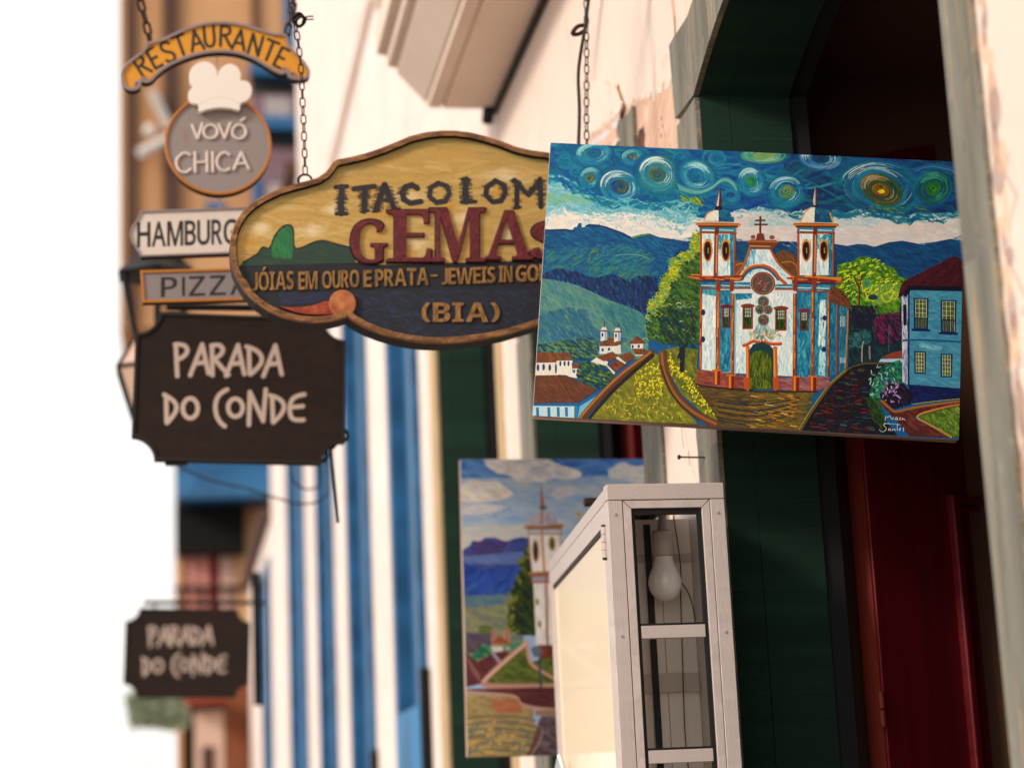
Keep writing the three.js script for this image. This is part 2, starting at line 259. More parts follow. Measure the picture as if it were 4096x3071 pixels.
// wall texture of the near house in its own metres: u 1.2 .. 5.6, v 1.4 .. 3.7
function wallSheet() {
  const W = 2048, H = 1072, c = canvas(W, H), g = c.getContext('2d'), im = g.createImageData(W, H), d = im.data, r = rng(9);
  for (let y = 0; y < H; y++) for (let x = 0; x < W; x++) {
    const f = fbm(x / 90, y / 90, 64, 4), s = fbm(x / 300 + 9, y / 700, 64, 3), k = (y * W + x) * 4, e = (r() - 0.5) * 5, t = f * 0.6 + s * 0.4;
    d[k] = 226 + 22 * t + e; d[k + 1] = 204 + 24 * t + e; d[k + 2] = 189 + 26 * t + e; d[k + 3] = 255;
  }
  g.putImageData(im, 0, 0);
  const D = drawer(g, (u, v) => [(u - 1.2) / 4.4 * W, H - (v - 1.4) / 2.3 * H]);
  const b = canvas(W, H), q = b.getContext('2d'); q.fillStyle = '#888'; q.fillRect(0, 0, W, H);
  const E = drawer(q, (u, v) => [(u - 1.2) / 4.4 * W, H - (v - 1.4) / 2.3 * H]);
  const rough = (pts, a) => { const o = []; pts.forEach((p, i) => { const n = pts[(i + 1) % pts.length]; for (let k = 0; k < 9; k++) { const t = k / 9; o.push([p[0] + (n[0] - p[0]) * t + rr(-a, a), p[1] + (n[1] - p[1]) * t + rr(-a, a)]); } }); return o; };
  // old coat showing where the top coat has fallen by the pier
  const patch = rough([[4.12, 3.088], [3.986, 3.057], [3.874, 3.046], [3.783, 3.04], [3.68, 3.0], [3.571, 2.973], [3.44, 2.94], [3.43, 2.8], [3.46, 2.6], [3.5, 2.52], [3.66, 2.5], [3.72, 2.7], [3.72, 2.9], [3.9, 2.985], [4.2, 3.06]], 0.008);
  D.fill(patch, '#dcb49c'); E.fill(patch, '#5c5c5c');
  D.scatter(patch, 900, ['#e3bfa8', '#cfa288', '#d8ab90', '#e9cdb8', '#c79a80'], 0.6, 14, 6, 0.5);
  for (let i = 0; i < patch.length; i += 1) if (R() < 0.4) { const p = patch[i]; D.ell(p[0] + rr(-0.012, 0.012), p[1] + rr(-0.008, 0.008), rr(0.004, 0.02), rr(0.003, 0.01), pick(['rgba(200,160,120,.5)', 'rgba(170,140,110,.45)', 'rgba(240,226,214,.8)'])); }
  D.fill(rough([[3.99, 3.03], [3.87, 3.035], [3.82, 3.0], [4.05, 3.06], [4.2, 3.08]], 0.004), '#d9d4da');
  const hole = rough([[3.745, 2.964], [3.705, 2.95], [3.7, 2.93], [3.715, 2.905], [3.69, 2.88], [3.75, 2.87], [3.77, 2.93]], 0.005);
  D.fill(hole, '#4a2a22'); E.fill(hole, '#202020'); D.scatter(hole, 200, ['#6b4030', '#2c1712', '#8a5a44'], 1, 6, 4, 0.8);
  for (let i = 0; i < 26; i++) { const u = rr(3.46, 3.72), v = rr(2.5, 2.93); D.ell(u, v, rr(0.002, 0.006), rr(0.002, 0.005), pick(['rgba(60,40,34,.7)', 'rgba(120,100,90,.5)'])); }
  // crack beside the arch and hairlines on the pier
  D.line([[3.427, 3.2], [3.43, 3.1], [3.415, 3.064], [3.424, 3.028], [3.428, 3.014]], 'rgba(214,170,150,.9)', 9); D.line([[3.422, 3.07], [3.426, 3.03]], '#6d564c', 2.5); E.line([[3.427, 3.2], [3.415, 3.064], [3.428, 3.014]], '#333', 4);
  D.line([[3.56, 2.35], [3.556, 2.29], [3.55, 2.26]], '#9a7c70', 1.6); D.line([[3.52, 2.245], [3.515, 2.22]], '#8a6c60', 1.8);
  for (let i = 0; i < 60; i++) { const u = rr(1.4, 5.4), v = rr(1.6, 3.5); D.line([[u, v], [u + rr(-0.015, 0.015), v - rr(0.02, 0.08)]], 'rgba(150,118,100,.35)', rr(0.8, 1.8)); }
  for (let i = 0; i < 240; i++) D.ell(rr(1.4, 5.4), rr(1.6, 3.5), rr(0.004, 0.03), rr(0.003, 0.02), pick(['rgba(226,188,160,.25)', 'rgba(248,236,226,.35)', 'rgba(205,166,140,.18)']));
  for (let i = 0; i < 130; i++) { const u = rr(1.4, 5.4), v = rr(2.2, 3.7), l = rr(0.1, 0.5); D.line([[u, v], [u + rr(-0.01, 0.01), v - l / 2], [u + rr(-0.01, 0.01), v - l]], pick(['rgba(214,178,152,.08)', 'rgba(206,168,142,.07)', 'rgba(250,240,232,.2)']), rr(2, 7)); }
  for (let i = 0; i < 16; i++) { let u = rr(1.4, 5.4), v = rr(2.0, 3.6); const p = [[u, v]]; for (let k = 0; k < 7; k++) { u += rr(-0.03, 0.03); v -= rr(0.01, 0.05); p.push([u, v]); } D.line(p, 'rgba(128,98,84,.5)', rr(0.7, 1.5), false); E.line(p, '#555', 2, false); }
  // peeled edge and tan stains beside the near jamb
  for (let k = 0; k < 70; k++) { const v = 1.5 + k / 70 * 1.4; D.ell(2.063 + rr(-0.012, 0.006), v, rr(0.004, 0.018), rr(0.01, 0.03), pick(['rgba(176,140,122,.55)', 'rgba(120,96,92,.4)', 'rgba(228,180,140,.5)'])); }
  const set = (t) => { t.repeat.set(1 / 4.4, 1 / 2.3); t.offset.set(-1.2 / 4.4, -1.4 / 2.3); return t; };
  return mat(0xffffff, 0.92, { map: set(ctex(c)), bumpMap: set(ctex(b, false)), bumpScale: 0.006 });
}
{
  const D1 = [2.17, 3.295, 2.865, 0.14], D2 = [3.845, 5.062, 2.885, 0.13];
  const h = thing('plaster_house', 'peach plaster house with grey framed arched doorways behind the church painting', 'house');
  const hole = (d, g) => arch(d[0], d[1], 0.0, d[2], d[3], g);
  const wallM = wallSheet();
  obj('wall', wallExtr(poly([[-4, -0.2], [-4, 6.2], [5.44, 6.2], [5.44, -0.2]], [hole(D1, 0.0305), hole(D2, 0.0305)]), WX, 0.21), wallM, h);
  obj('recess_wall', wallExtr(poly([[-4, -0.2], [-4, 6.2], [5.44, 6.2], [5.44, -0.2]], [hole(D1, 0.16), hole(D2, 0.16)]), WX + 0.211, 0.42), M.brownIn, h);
  doorway(h, ...D1, 0.125, 0.62, 0.49, M.greyFrame, [0.09, 0.135]);
  doorway(h, ...D2, 0.15, 0.6, 0.45, M.greyFrame, [0.155, 0.19, 0.08], 0.128);
  // plaster skim run over the top of the second arch, its edge broken away
  const sk = rng(21), skim = [[3.885, 2.985], [3.9, 3.01], [3.87, 3.03], [3.84, 3.05], [3.9, 3.12], [4.2, 3.25], [4.6, 3.3], [5.0, 3.25], [5.25, 3.05], [5.2, 2.95], [4.8, 3.03], [4.4, 3.03], [4.1, 2.99]], sp = [];
  skim.forEach((p, i) => { const q = skim[(i + 1) % skim.length]; for (let k = 0; k < 8; k++) sp.push([p[0] + (q[0] - p[0]) * k / 8 + (sk() - 0.5) * 0.012, p[1] + (q[1] - p[1]) * k / 8 + (sk() - 0.5) * 0.01]); });
  obj('plaster_skim', wallExtr(poly(sp), WX - 0.0125, 0.004), wallM, h);
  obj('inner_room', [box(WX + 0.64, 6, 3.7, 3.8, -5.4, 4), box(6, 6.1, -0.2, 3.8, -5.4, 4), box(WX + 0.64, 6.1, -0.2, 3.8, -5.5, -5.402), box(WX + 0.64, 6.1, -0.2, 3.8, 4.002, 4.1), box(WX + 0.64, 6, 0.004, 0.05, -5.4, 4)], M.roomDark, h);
  obj('roof', box(WX + 0.1, 6.4, 6.21, 6.4, -5.44, 4.2), M.brownTrim, h);
  // moulded cornice over the doors: profile in (x, y) run along the street
  const prof = [[WX - 0.002, 3.63], [0.79, 3.63], [0.787, 3.638], [0.783, 3.638], [0.78, 3.63], [0.745, 3.632], [0.742, 3.648], [0.735, 3.65], [0.657, 3.735], [0.657, 3.752], [0.63, 3.756], [0.626, 3.79], [0.598, 3.794], [0.594, 3.86], [WX - 0.002, 3.9]];
  obj('cornice', extr(poly(prof), 7.5).translate(0, 0, -5.43), M.cornice, h);
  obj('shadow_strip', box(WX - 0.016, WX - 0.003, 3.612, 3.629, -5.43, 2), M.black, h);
  obj('dark_end_spot', cyl([0.925, 3.60, -5.46], [0.925, 3.66, -5.40], 0.018), M.black, h);  // black cylinder for the dark spot where the cornice ends
  obj('nail', [cyl([WX - 0.006, 2.2095, -3.381], [WX - 0.05, 2.214, -3.398], 0.0016), cyl([WX - 0.049, 2.2136, -3.397], [WX - 0.052, 2.2142, -3.399], 0.0042)], M.black, h);
}
{
  const h = thing('cream_house', 'narrow house with dark green doorway and cream frame next to the blue striped front', 'house');
  const D3 = [5.62, 6.935, 3.35, 0.3];
  obj('wall', wallExtr(poly([[5.445, -0.2], [5.445, 7], [7.365, 7], [7.365, -0.2]], [arch(...D3.slice(0, 2), 0, D3[2], D3[3], 0.0305)]), WX, 0.21), M.plasterFar, h);
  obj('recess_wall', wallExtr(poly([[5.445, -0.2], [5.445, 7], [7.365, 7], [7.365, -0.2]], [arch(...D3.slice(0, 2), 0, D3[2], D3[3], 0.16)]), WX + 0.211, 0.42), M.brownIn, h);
  doorway(h, ...D3, 0.1, 0.6, 0.45, M.cream, [0.1, 0.19]);
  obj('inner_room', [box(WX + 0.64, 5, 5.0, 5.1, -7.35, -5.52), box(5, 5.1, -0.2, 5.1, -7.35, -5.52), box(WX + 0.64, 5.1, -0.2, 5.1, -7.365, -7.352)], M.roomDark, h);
  const prof = [[WX - 0.002, 4.76], [0.83, 4.76], [0.80, 4.80], [0.76, 4.9], [0.72, 4.96], [0.70, 5.04], [0.68, 5.05], [0.68, 5.1], [WX - 0.002, 5.12]];
  obj('cornice', extr(poly(prof), 1.9).translate(0, 0, -7.38), M.cornice, h);
}
{
  const h = thing('blue_striped_house', 'long white house front with a row of tall bright blue doors', 'house');
  const doors = [[7.48, 8.36, 4.0], [9.5, 10.55, 4.4], [11.75, 12.85, 4.8], [14.35, 16.15, 5.7], [19.6, 21.3, 4.2]];
  const holes = doors.map(([a, b, t]) => [[a + 0.1, 0], [a + 0.1, t - 0.1], [b - 0.1, t - 0.1], [b - 0.1, 0]]);
  obj('wall', wallExtr(poly([[7.37, -0.2], [7.37, 13], [14.3, 13], [14.3, 6.4], [19.3, 6.4], [19.3, 4.55], [25.4, 4.55], [25.4, -0.2]], holes), WX, 0.3), M.plasterFar, h);
  for (const [a, b, t] of doors) {
    const f = new THREE.Group(); f.name = 'blue_door'; h.add(f);
    obj('frame', wallExtr(poly([[a, 0.01], [a, t], [b, t], [b, 0.01], [b - 0.11, 0.01], [b - 0.11, t - 0.11], [a + 0.11, t - 0.11], [a + 0.11, 0.01]]), WX - 0.03, 0.1, 0.004), M.blue, f);
    const n = 5, w = (b - a - 0.23) / n;
    for (let k = 0; k < n; k++) obj('plank', box(WX + 0.03 + (k % 2) * 0.006, WX + 0.068, 0.02, t - 0.12, -(a + 0.115 + k * w + 0.004), -(a + 0.115 + (k + 1) * w)), M.blueB, f);
  }
  obj('lower_panel', box(WX - 0.036, WX - 0.0305, 0.02, 2.02, -8.34, -7.5), mat(0x0d78b0, 0.55), h);
  for (const [u, y] of [[7.43, 2.15], [9.45, 1.92]]) obj('dark_post', cyl([WX - 0.0215, -0.1, -u], [WX - 0.0215, y, -u], 0.02), mat(0x080706, 1), h);  // thin black uprights against the front, not identified
  obj('string_course', extr(poly([[WX - 0.002, 5.36], [0.925, 5.36], [0.915, 5.38], [0.915, 5.4], [WX - 0.002, 5.42]]), 6.9).translate(0, 0, -14.28), M.plasterFar, h);
  for (const b of [[0.6, 5.4, 13.01, 13.2, -14.3, -7.37], [0.85, 5.4, 6.41, 6.5, -19.3, -14.31], [0.85, 5.4, 4.56, 4.64, -25.4, -19.31]]) obj('roof', box(...b), M.brownTrim, h);
  obj('side_wall', box(WX + 0.301, 5, -0.2, 13, -7.5, -7.37), M.plasterFar, h);
  for (const b of [[WX + 0.301, 5, 6.51, 13, -14.3, -14.1], [WX + 0.301, 5, 4.65, 6.4, -19.3, -19.1], [WX + 0.301, 5, -0.2, 4.55, -25.4, -25.2]]) obj('end_wall', box(...b), M.plasterFar, h);
}
{
  // the far house closing the street: upper floor overhangs, shop below
  const h = thing('tan_house', 'tan house closing the far end of the street with blue window trim', 'house');
  const z = -26;
  obj('wall', [box(-0.68, 9, 8.15, 18, z - 4, z), box(0.03, 0.12, -0.2, 8.14, z - 4, z + 0.02)], M.tan, h);
  obj('side_wall', box(0.13, 9, -0.2, 8.14, z - 4, z - 0.9), M.brownIn, h);
  obj('corner_trim', box(-0.6, -0.45, 8.2, 18, z + 0.001, z + 0.06), M.brownTrim, h);
  obj('corner_trim', box(-0.1, 0.12, 8.4, 18, z + 0.001, z + 0.09), M.brownTrim, h);
  obj('corner_trim', box(1.13, 1.22, 11.7, 18, z + 0.001, z + 0.07), M.brownTrim, h);
  obj('bracket', [cyl([-0.42, 10.5, z + 0.25], [0.25, 10.95, z + 0.05], 0.07), cyl([-0.25, 11.4, z + 0.25], [-0.02, 10.95, z + 0.05], 0.07), new THREE.SphereGeometry(0.09, 12, 8).translate(-0.28, 10.85, z + 0.2)], M.white, h);
  for (const [y0, y1] of [[10.95, 11.66], [9.5, 10.88]]) {
    const w = new THREE.Group(); w.name = 'window'; h.add(w);
    obj('wall_panel', box(1.1, 2.4, y0, y1, z + 0.001, z + 0.06), M.mauve, w);
    obj('lintel', box(1.08, 2.4, y1, y1 + (y0 > 10.9 ? -0.0 + 0.0 : 0) + 0.18, z + 0.001, z + 0.3), M.blueB, w);
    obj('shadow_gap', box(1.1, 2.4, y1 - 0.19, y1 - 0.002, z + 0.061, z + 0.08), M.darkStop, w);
    const lat = [];
    for (let i = 0; i < 4; i++) for (let k = 0; k < 7; k++) if (y0 + 0.06 + k * 0.09 < y1 - 0.22) lat.push(new THREE.TorusGeometry(0.04, 0.012, 6, 12).translate(1.34 + i * 0.085, y0 + 0.06 + k * 0.09, z + 0.07));
    obj('lattice', lat, M.white, w);
  }
  obj('window_jamb', box(1.1, 1.22, 9.3, 10.2, z + 0.061, z + 0.12), M.blueB, h);
  obj('window_jamb', box(1.57, 1.72, 11.9, 18, z + 0.001, z + 0.1), M.blueB, h);
  obj('blue_panel', box(0.47, 0.72, 9.4, 9.9, z + 0.001, z + 0.05), M.blueB, h);
  // ground floor: blue fascia, black shop mouth, pink columns and rail
  { const p = []; for (let i = 0; i <= 10; i++) p.push([0.03 + i / 10 * 0.75, 6.4 - i * 0.066 + 0.05 * Math.sin(i / 10 * 3.14)]); obj('canopy', extr(poly([...p, [0.78, 5.69], [0.03, 5.69]]), 1.25).rotateY(-Math.PI / 2).translate(1.28, 0, z + 0.06), M.blue, h); }
  for (let k = 0; k < 5; k++) obj('canopy_light_streak', cyl([0.1 + k * 0.26, 6.36, z + 0.13], [0.1 + k * 0.26, 5.75, z + 0.83], 0.014, 0.014, 6), mat(0x4f86ae, 0.8), h);  // paler blue rods paint the streaks of light on the cloth
  for (const x of [0.03, 0.36, 0.7]) obj('baluster', box(x, x + 0.03, 4.3, 4.62, z + 0.03, z + 0.06), M.iron, h);
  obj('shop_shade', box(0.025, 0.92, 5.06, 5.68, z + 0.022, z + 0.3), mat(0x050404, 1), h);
  for (const [x, w, c] of [[0.02, 0.13, 0xd88f80], [0.19, 0.11, 0xd69084], [0.34, 0.11, 0xd69084], [0.47, 0.09, 0x7c1a16], [0.6, 0.18, 0xd9b0a0]]) obj('column', box(x, x + w, 3.2, 5.055, z - 0.2, z - 0.02), mat(c, 0.8), h);
  obj('rail', [box(0.0, 1.1, 4.62, 4.67, z + 0.03, z + 0.07)], M.iron, h);
  obj('side_post', box(0.8, 1.2, 2, 5.68, z - 0.099, z + 0.0), M.tan, h);
  const aw = thing('red_awning', 'small red awning under the farther brown hanging sign', 'awning', [0, 0, 0]);
  obj('canopy', extr(poly([[0, 0], [0.55, -0.13], [0.55, -0.18], [0, -0.2]]), 0.5).rotateY(0).translate(0.1, 3.3, z + 0.3), mat(0x8a3822, 0.85), aw);
  obj('arm', box(0.1, 0.14, 2.2, 3.1, z + 0.3, z + 0.34), M.iron, aw);
  const lowh = thing('low_house', 'low pale house with brown doorway seen below the farther hanging sign', 'house', [0, 0, 0]);
  obj('wall', box(0.25, 0.62, -0.2, 3.05, z + 0.1, z + 0.28), mat(0xd9b9a6, 0.9), lowh);
  obj('wall', box(0.63, 1.0, -0.2, 3.6, z + 0.05, z + 0.26), mat(0x8a5030, 0.9), lowh);
  obj('doorway', box(0.34, 0.5, -0.1, 2.6, z + 0.281, z + 0.3), M.brownTrim, lowh);
}
{
  // shrub in the gap at the far left
  const t = thing('shrub', 'pale green shrub at the far end of the street below the brown hanging sign', 'shrub', [-0.32, 0.22, -24]);
  obj('stem', [cyl([0, -0.22, 0], [0.02, 2.4, 0], 0.012, 0.008), cyl([0.01, 1.6, 0], [-0.18, 2.6, 0.05], 0.01, 0.006)], mat(0xb0a898, 0.9), t);
  const r = rng(3), gs = [];
  for (let i = 0; i < 3000; i++) { const a = r() * 6.28, q = Math.sqrt(r()), y = 2.68 + (r() + r() - 1) * 0.36; const k = i % 8, cx = [-0.12, 0.02, 0.15, 0.27, 0.22, 0.08, -0.08, 0.34][k], cy = [0.2, 0.26, 0.2, 0.16, -0.02, 0.0, 0.02, 0.0][k]; const g = new THREE.PlaneGeometry(0.07, 0.045); g.rotateX(r() * 6).rotateY(r() * 6).translate(cx + Math.cos(a) * q * 0.14 + 0.02, 2.66 + cy + (y - 2.68) * 0.36, Math.sin(a) * q * 0.15); gs.push(g); }
  obj('foliage', gs, mat(0xa3ad92, 0.85, { side: THREE.DoubleSide }), t);
}

// ---------------------------------------------------------------- sheets of the signs (survey units to metres in each sign's plane)
const sheetI = plan([0.000276705, -1.81248e-06, 0.0912418, -3.32004e-05, -0.000246272, 2.89225, -1.31951e-05, 1.73962e-05]);
const sheetR1 = plan([0.000249401, -1.63363e-06, -0.143293, -2.77564e-05, -0.000224829, 3.3032, -1.05382e-05, 1.38933e-05]);
const sheetR2 = plan([0.00024413, -1.5991e-06, -0.14275, -2.71698e-05, -0.000220077, 2.89139, -1.03154e-05, 1.35997e-05]);
const sheetP2 = plan([0.000265762, -1.7408e-06, -0.155399, -2.81148e-05, -0.000241506, 3.00582, -1.03154e-05, 1.35997e-05]);
const sheetP3 = plan([0.000260261, -1.70477e-06, -0.154832, -2.75329e-05, -0.000236508, 2.57608, -1.01019e-05, 1.33182e-05]);

// board cut to an outline, its front face painted by draw(D, ctx); returns the Group
function signBoard(name, label, pos, outline, t, px, sideM, draw, bumpScale = 0.0012, rough = 0.7, roll = 0, group) {
  const g = thing(name, label, 'sign', pos, group); g.rotation.z = roll;
  let x0 = 1e9, x1 = -1e9, y0 = 1e9, y1 = -1e9; for (const p of outline) { x0 = Math.min(x0, p[0]); x1 = Math.max(x1, p[0]); y0 = Math.min(y0, p[1]); y1 = Math.max(y1, p[1]); }
  const W = x1 - x0, H = y1 - y0, c = canvas(px, Math.round(px * H / W)), ctx = c.getContext('2d');
  const toC = (p) => [(p[0] - x0) / W * c.width, (1 - (p[1] - y0) / H) * c.height];
  draw(ctx, (map) => drawer(ctx, (x, y) => toC(map(x, y))), c, toC);
  const tx = ctex(c), bt = ctex(c, false);
  obj('board', extr(poly(outline), t - 0.002, 0).translate(0, 0, -t), sideM, g);
  const face = planarUV(extr(poly(offset(outline, 0.0008)), 0.002).translate(0, 0, -0.0019), x0, y0, W, H);
  obj('painted_face', face, mat(0xffffff, rough, { map: tx, bumpMap: bt, bumpScale }), g);
  return g;
}
function rim(parent, name, outline, w, d, m, inset = 0, bevel = 0.0008) { const o = inset ? offset(outline, inset) : outline; return obj(name, extr(poly(o, [offset(o, w)]), d, bevel).translate(0, 0, 0.0002), m, parent); }
function speckle(ctx, c, n, cols, s, a) { for (let i = 0; i < n; i++) { ctx.globalAlpha = a * R(); ctx.fillStyle = pick(cols); ctx.fillRect(R() * c.width, R() * c.height, rr(0.5, s * 3), rr(0.5, s)); } ctx.globalAlpha = 1; }
const mauveRim = mat(0x8d7d7c, 0.6), orangeRim = mat(0xb9700f, 0.55), darkWood = mat(0x120c08, 0.8);

// carved jeweller's sign --------------------------------------------------
{
  const cx = 0.49, cy = 2.65, z = -3.5, T = inSign(sheetI, cx, cy);
  const left = [[62, 870], [72, 800], [95, 740], [140, 670], [200, 610], [280, 560], [380, 513], [480, 483], [560, 462], [640, 438], [690, 405], [718, 370], [742, 335], [775, 318], [860, 302], [950, 280], [1060, 243], [1160, 203], [1250, 165], [1350, 140], [1450, 128], [1550, 128], [1650, 140], [1750, 165], [1850, 195], [1950, 235], [2050, 258], [2160, 272]];
  const right = [[2230, 300], [2270, 345], [2310, 390], [2380, 425], [2480, 455], [2580, 490], [2680, 545], [2760, 620], [2810, 720], [2830, 830], [2815, 950], [2760, 1060], [2670, 1160], [2550, 1240], [2400, 1310], [2250, 1365]];
  const bottom = [[2090, 1412], [2000, 1440], [1900, 1470], [1750, 1502], [1600, 1522], [1450, 1530], [1350, 1527], [1250, 1515], [1150, 1495], [1050, 1465], [950, 1425], [872, 1382], [838, 1352], [790, 1372], [720, 1386], [620, 1395], [520, 1388], [420, 1363], [320, 1320], [230, 1260], [160, 1190], [110, 1110], [80, 1040], [66, 960]];
  const out = [...left, ...right, ...bottom].map((p) => T(...p));
  const g = signBoard('carved_wooden_sign', 'carved oval wooden jewellery sign with red raised word, hanging left of the church painting', [cx, cy, z], out, 0.05, 2048, darkWood, (ctx, on, c, toC) => {
    const D = on(T); ctx.fillStyle = '#bf9a52'; ctx.fillRect(0, 0, c.width, c.height);
    // worn cream and yellow upper field, streaked along the board
    const field = [[60, 100], [2900, 100], [2900, 1100], [60, 1100]];
    D.scatter(field, 1500, ['#c9a35a', '#b8914a', '#cfae6a', '#d8bd80', '#b58f3e', '#c79f4c', '#a98746'], 0.02, 120, 14, 0.4, 0.05);
    for (const [x, y, rx, ry] of [[270, 760, 120, 90], [760, 640, 110, 70], [1230, 560, 160, 60], [1640, 700, 150, 120], [1900, 420, 230, 70], [600, 780, 140, 80], [1320, 860, 120, 90], [1900, 800, 100, 120]]) for (let i = 0; i < 60; i++) { ctx.globalAlpha = 0.10; D.ell(x + rr(-rx, rx) * R(), y + rr(-ry, ry) * R(), rx * 0.45 * R() + 8, ry * 0.3 * R() + 5, pick(['#e6d7ae', '#dcc690', '#e8dcc0'])); } ctx.globalAlpha = 1;
    for (const [x, y, rx, ry] of [[960, 520, 150, 60], [1120, 660, 180, 50], [1850, 520, 120, 70], [180, 860, 60, 60], [1500, 620, 90, 60]]) for (let i = 0; i < 40; i++) { ctx.globalAlpha = 0.12; D.ell(x + rr(-rx, rx) * R(), y + rr(-ry, ry) * R(), rx * 0.3 * R() + 6, ry * 0.3 * R() + 4, pick(['#c98f24', '#cf9a2e', '#b9822a'])); } ctx.globalAlpha = 1;
    // greenish wash brushed along the upper edge and left slope
    for (let i = 0; i < 420; i++) { const k = Math.floor(R() * (left.length - 1)), p = left[k], q = left[k + 1], t = R(), o = 45 + R() * R() * 75; ctx.globalAlpha = 0.10; D.dab(p[0] + (q[0] - p[0]) * t + 20 * R(), p[1] + (q[1] - p[1]) * t + o, Math.atan2(q[1] - p[1], q[0] - p[0]), rr(30, 110), rr(5, 12), pick(['#8c9a5a', '#7f8f55', '#9aa166', '#a09a52'])); } ctx.globalAlpha = 1;
    // old cracks along the boards and grime
    for (let i = 0; i < 34; i++) { const x = rr(150, 2300), y = rr(250, 900); ctx.globalAlpha = rr(0.25, 0.6); D.line([[x, y], [x + rr(30, 90), y + rr(-5, 5)], [x + rr(100, 260), y + rr(-9, 9)]], pick(['#6a4f26', '#7d6030', '#5a4020']), rr(0.8, 2)); }
    for (let i = 0; i < 260; i++) { ctx.globalAlpha = rr(0.15, 0.5); D.ell(rr(100, 2300), rr(200, 1000), rr(1, 5), rr(1, 3), pick(['#5a4420', '#7a5c2a', '#e8dcb8'])); } ctx.globalAlpha = 1;
    // hills
    const hill = [[130, 1010], [170, 975], [230, 945], [258, 925], [265, 900], [285, 888], [305, 890], [322, 905], [338, 880], [350, 830], [372, 795], [400, 762], [435, 742], [465, 745], [482, 768], [488, 810], [484, 850], [490, 895], [505, 908], [550, 890], [620, 855], [690, 845], [760, 870], [820, 885], [870, 890], [900, 1010], [2900, 960], [2900, 1100], [100, 1100]];
    D.fill(hill, '#21402f');
    D.scatter(hill, 1400, ['#234a35', '#1e3d33', '#2a5238', '#263f3c', '#2b3640', '#1c3a2a'], 0.15, 46, 12, 0.5);
    const green = [[345, 960], [338, 890], [355, 830], [400, 770], [440, 748], [470, 756], [480, 800], [480, 900], [470, 970]]; D.scatter(green, 420, ['#1f6a3c', '#23773f', '#1b5a38', '#2c8048'], 1.2, 34, 10, 0.6);
    D.line([[150, 990], [230, 945], [258, 925], [268, 898], [290, 886], [322, 905], [342, 870], [352, 828], [400, 760], [440, 740], [470, 745], [486, 775], [484, 860], [494, 905], [550, 890], [620, 853], [690, 843], [760, 868], [860, 890]], '#171a14', 7);
    D.line([[160, 935], [300, 950], [420, 965], [560, 960]], 'rgba(20,20,16,.6)', 2);
    // lower field, dark slate and blue
    const low = [[120, 1015], [300, 1005], [600, 1000], [900, 990], [1100, 1010], [1500, 995], [2000, 980], [2900, 960], [2900, 1500], [1400, 1540], [800, 1400], [300, 1330]];
    D.fill(low, '#171a22'); D.scatter(low, 2600, ['#191d27', '#1d2432', '#171c28', '#232b3a', '#14161c', '#1b2134'], 0.1, 30, 9, 0.55);
    D.scatter([[880, 1180], [2700, 1150], [2300, 1420], [1300, 1520], [900, 1380]], 1500, ['#1c2942', '#20304e', '#19233e', '#263c5c', '#151c2e'], 0.2, 30, 10, 0.5);
    D.scatter([[380, 1190], [760, 1180], [700, 1250], [400, 1270]], 220, ['#20264a', '#282f54', '#1c203a'], 0.1, 26, 9, 0.5);
    // name in ragged black brush letters
    const K = (a, w = 24) => { for (let q = 0; q < 4; q++) D.line(a.map((p) => [p[0] + rr(-3, 3), p[1] + rr(-3, 3)]), pick(['#26242a', '#2e2b30', '#1f1d22']), w * rr(0.72, 1.0), false); for (let i = 0; i < 34; i++) { const k = Math.floor(R() * (a.length - 1)), t = R(), p = a[k], q = a[k + 1]; ctx.globalAlpha = 0.75; D.dab(p[0] + (q[0] - p[0]) * t, p[1] + (q[1] - p[1]) * t, 0.02, w * rr(1.2, 2.4), rr(2, 4), '#29262b'); } ctx.globalAlpha = 1; };
    const w0 = 30;
    K([[765, 492], [838, 488]], 22); K([[803, 490], [806, 560], [797, 600], [803, 665]], w0); K([[770, 668], [835, 668]], 18);
    K([[885, 505], [1018, 488]], 26); K([[955, 500], [952, 650]], w0); K([[935, 655], [978, 650]], 14);
    K([[1085, 478], [1030, 645]], 30); K([[1090, 478], [1150, 630]], w0); K([[1055, 585], [1130, 575]], 18); K([[1015, 655], [1050, 650]], 14); K([[1130, 645], [1178, 635]], 14);
    K([[1305, 500], [1270, 476], [1225, 490], [1205, 530], [1215, 575], [1255, 600], [1325, 588]], 30);
    K([[1440, 468], [1390, 500], [1385, 555], [1430, 595], [1490, 585], [1515, 535], [1500, 485], [1440, 468]], 26);
    K([[1600, 440], [1640, 440]], 18); K([[1625, 440], [1622, 520], [1628, 590]], w0); K([[1600, 592], [1685, 588]], 22);
    K([[1820, 452], [1765, 490], [1758, 545], [1800, 590], [1855, 585], [1885, 535], [1875, 480], [1820, 452]], 28);
    K([[1945, 445], [1965, 470], [1960, 625]], 24); K([[1965, 470], [2040, 545], [2110, 460]], 24); K([[2115, 440], [2122, 620]], 26); K([[1940, 632], [1980, 628]], 14);
    K([[2225, 450], [2228, 610]], 28);
  }, 0.0022, 0.72);
  const woodRim = mat(0xffffff, 0.75, { map: rep(noiseTex(512, [96, 62, 36], [164, 116, 68], 9, 40, 4, 0.4), 3), bumpMap: rep(bumpT, 12), bumpScale: 0.0012 });
  rim(g, 'carved_rim', out, 0.0088, 0.008, woodRim, 0.0, 0.0022);
  rim(g, 'carved_groove', out, 0.0035, 0.0012, mat(0x14100c, 0.9), 0.0091, 0.0003);
  const redM = mat(0xffffff, 0.6, { map: rep(noiseTex(256, [84, 14, 22], [112, 24, 32], 12, 12, 4, 0.25), 6), bumpMap: rep(bumpT, 10), bumpScale: 0.0008 });
  const bronze = mat(0xffffff, 0.65, { map: rep(noiseTex(256, [118, 82, 36], [170, 124, 62], 14, 14, 4, 0.4), 8), bumpMap: rep(bumpT, 16), bumpScale: 0.0008 });
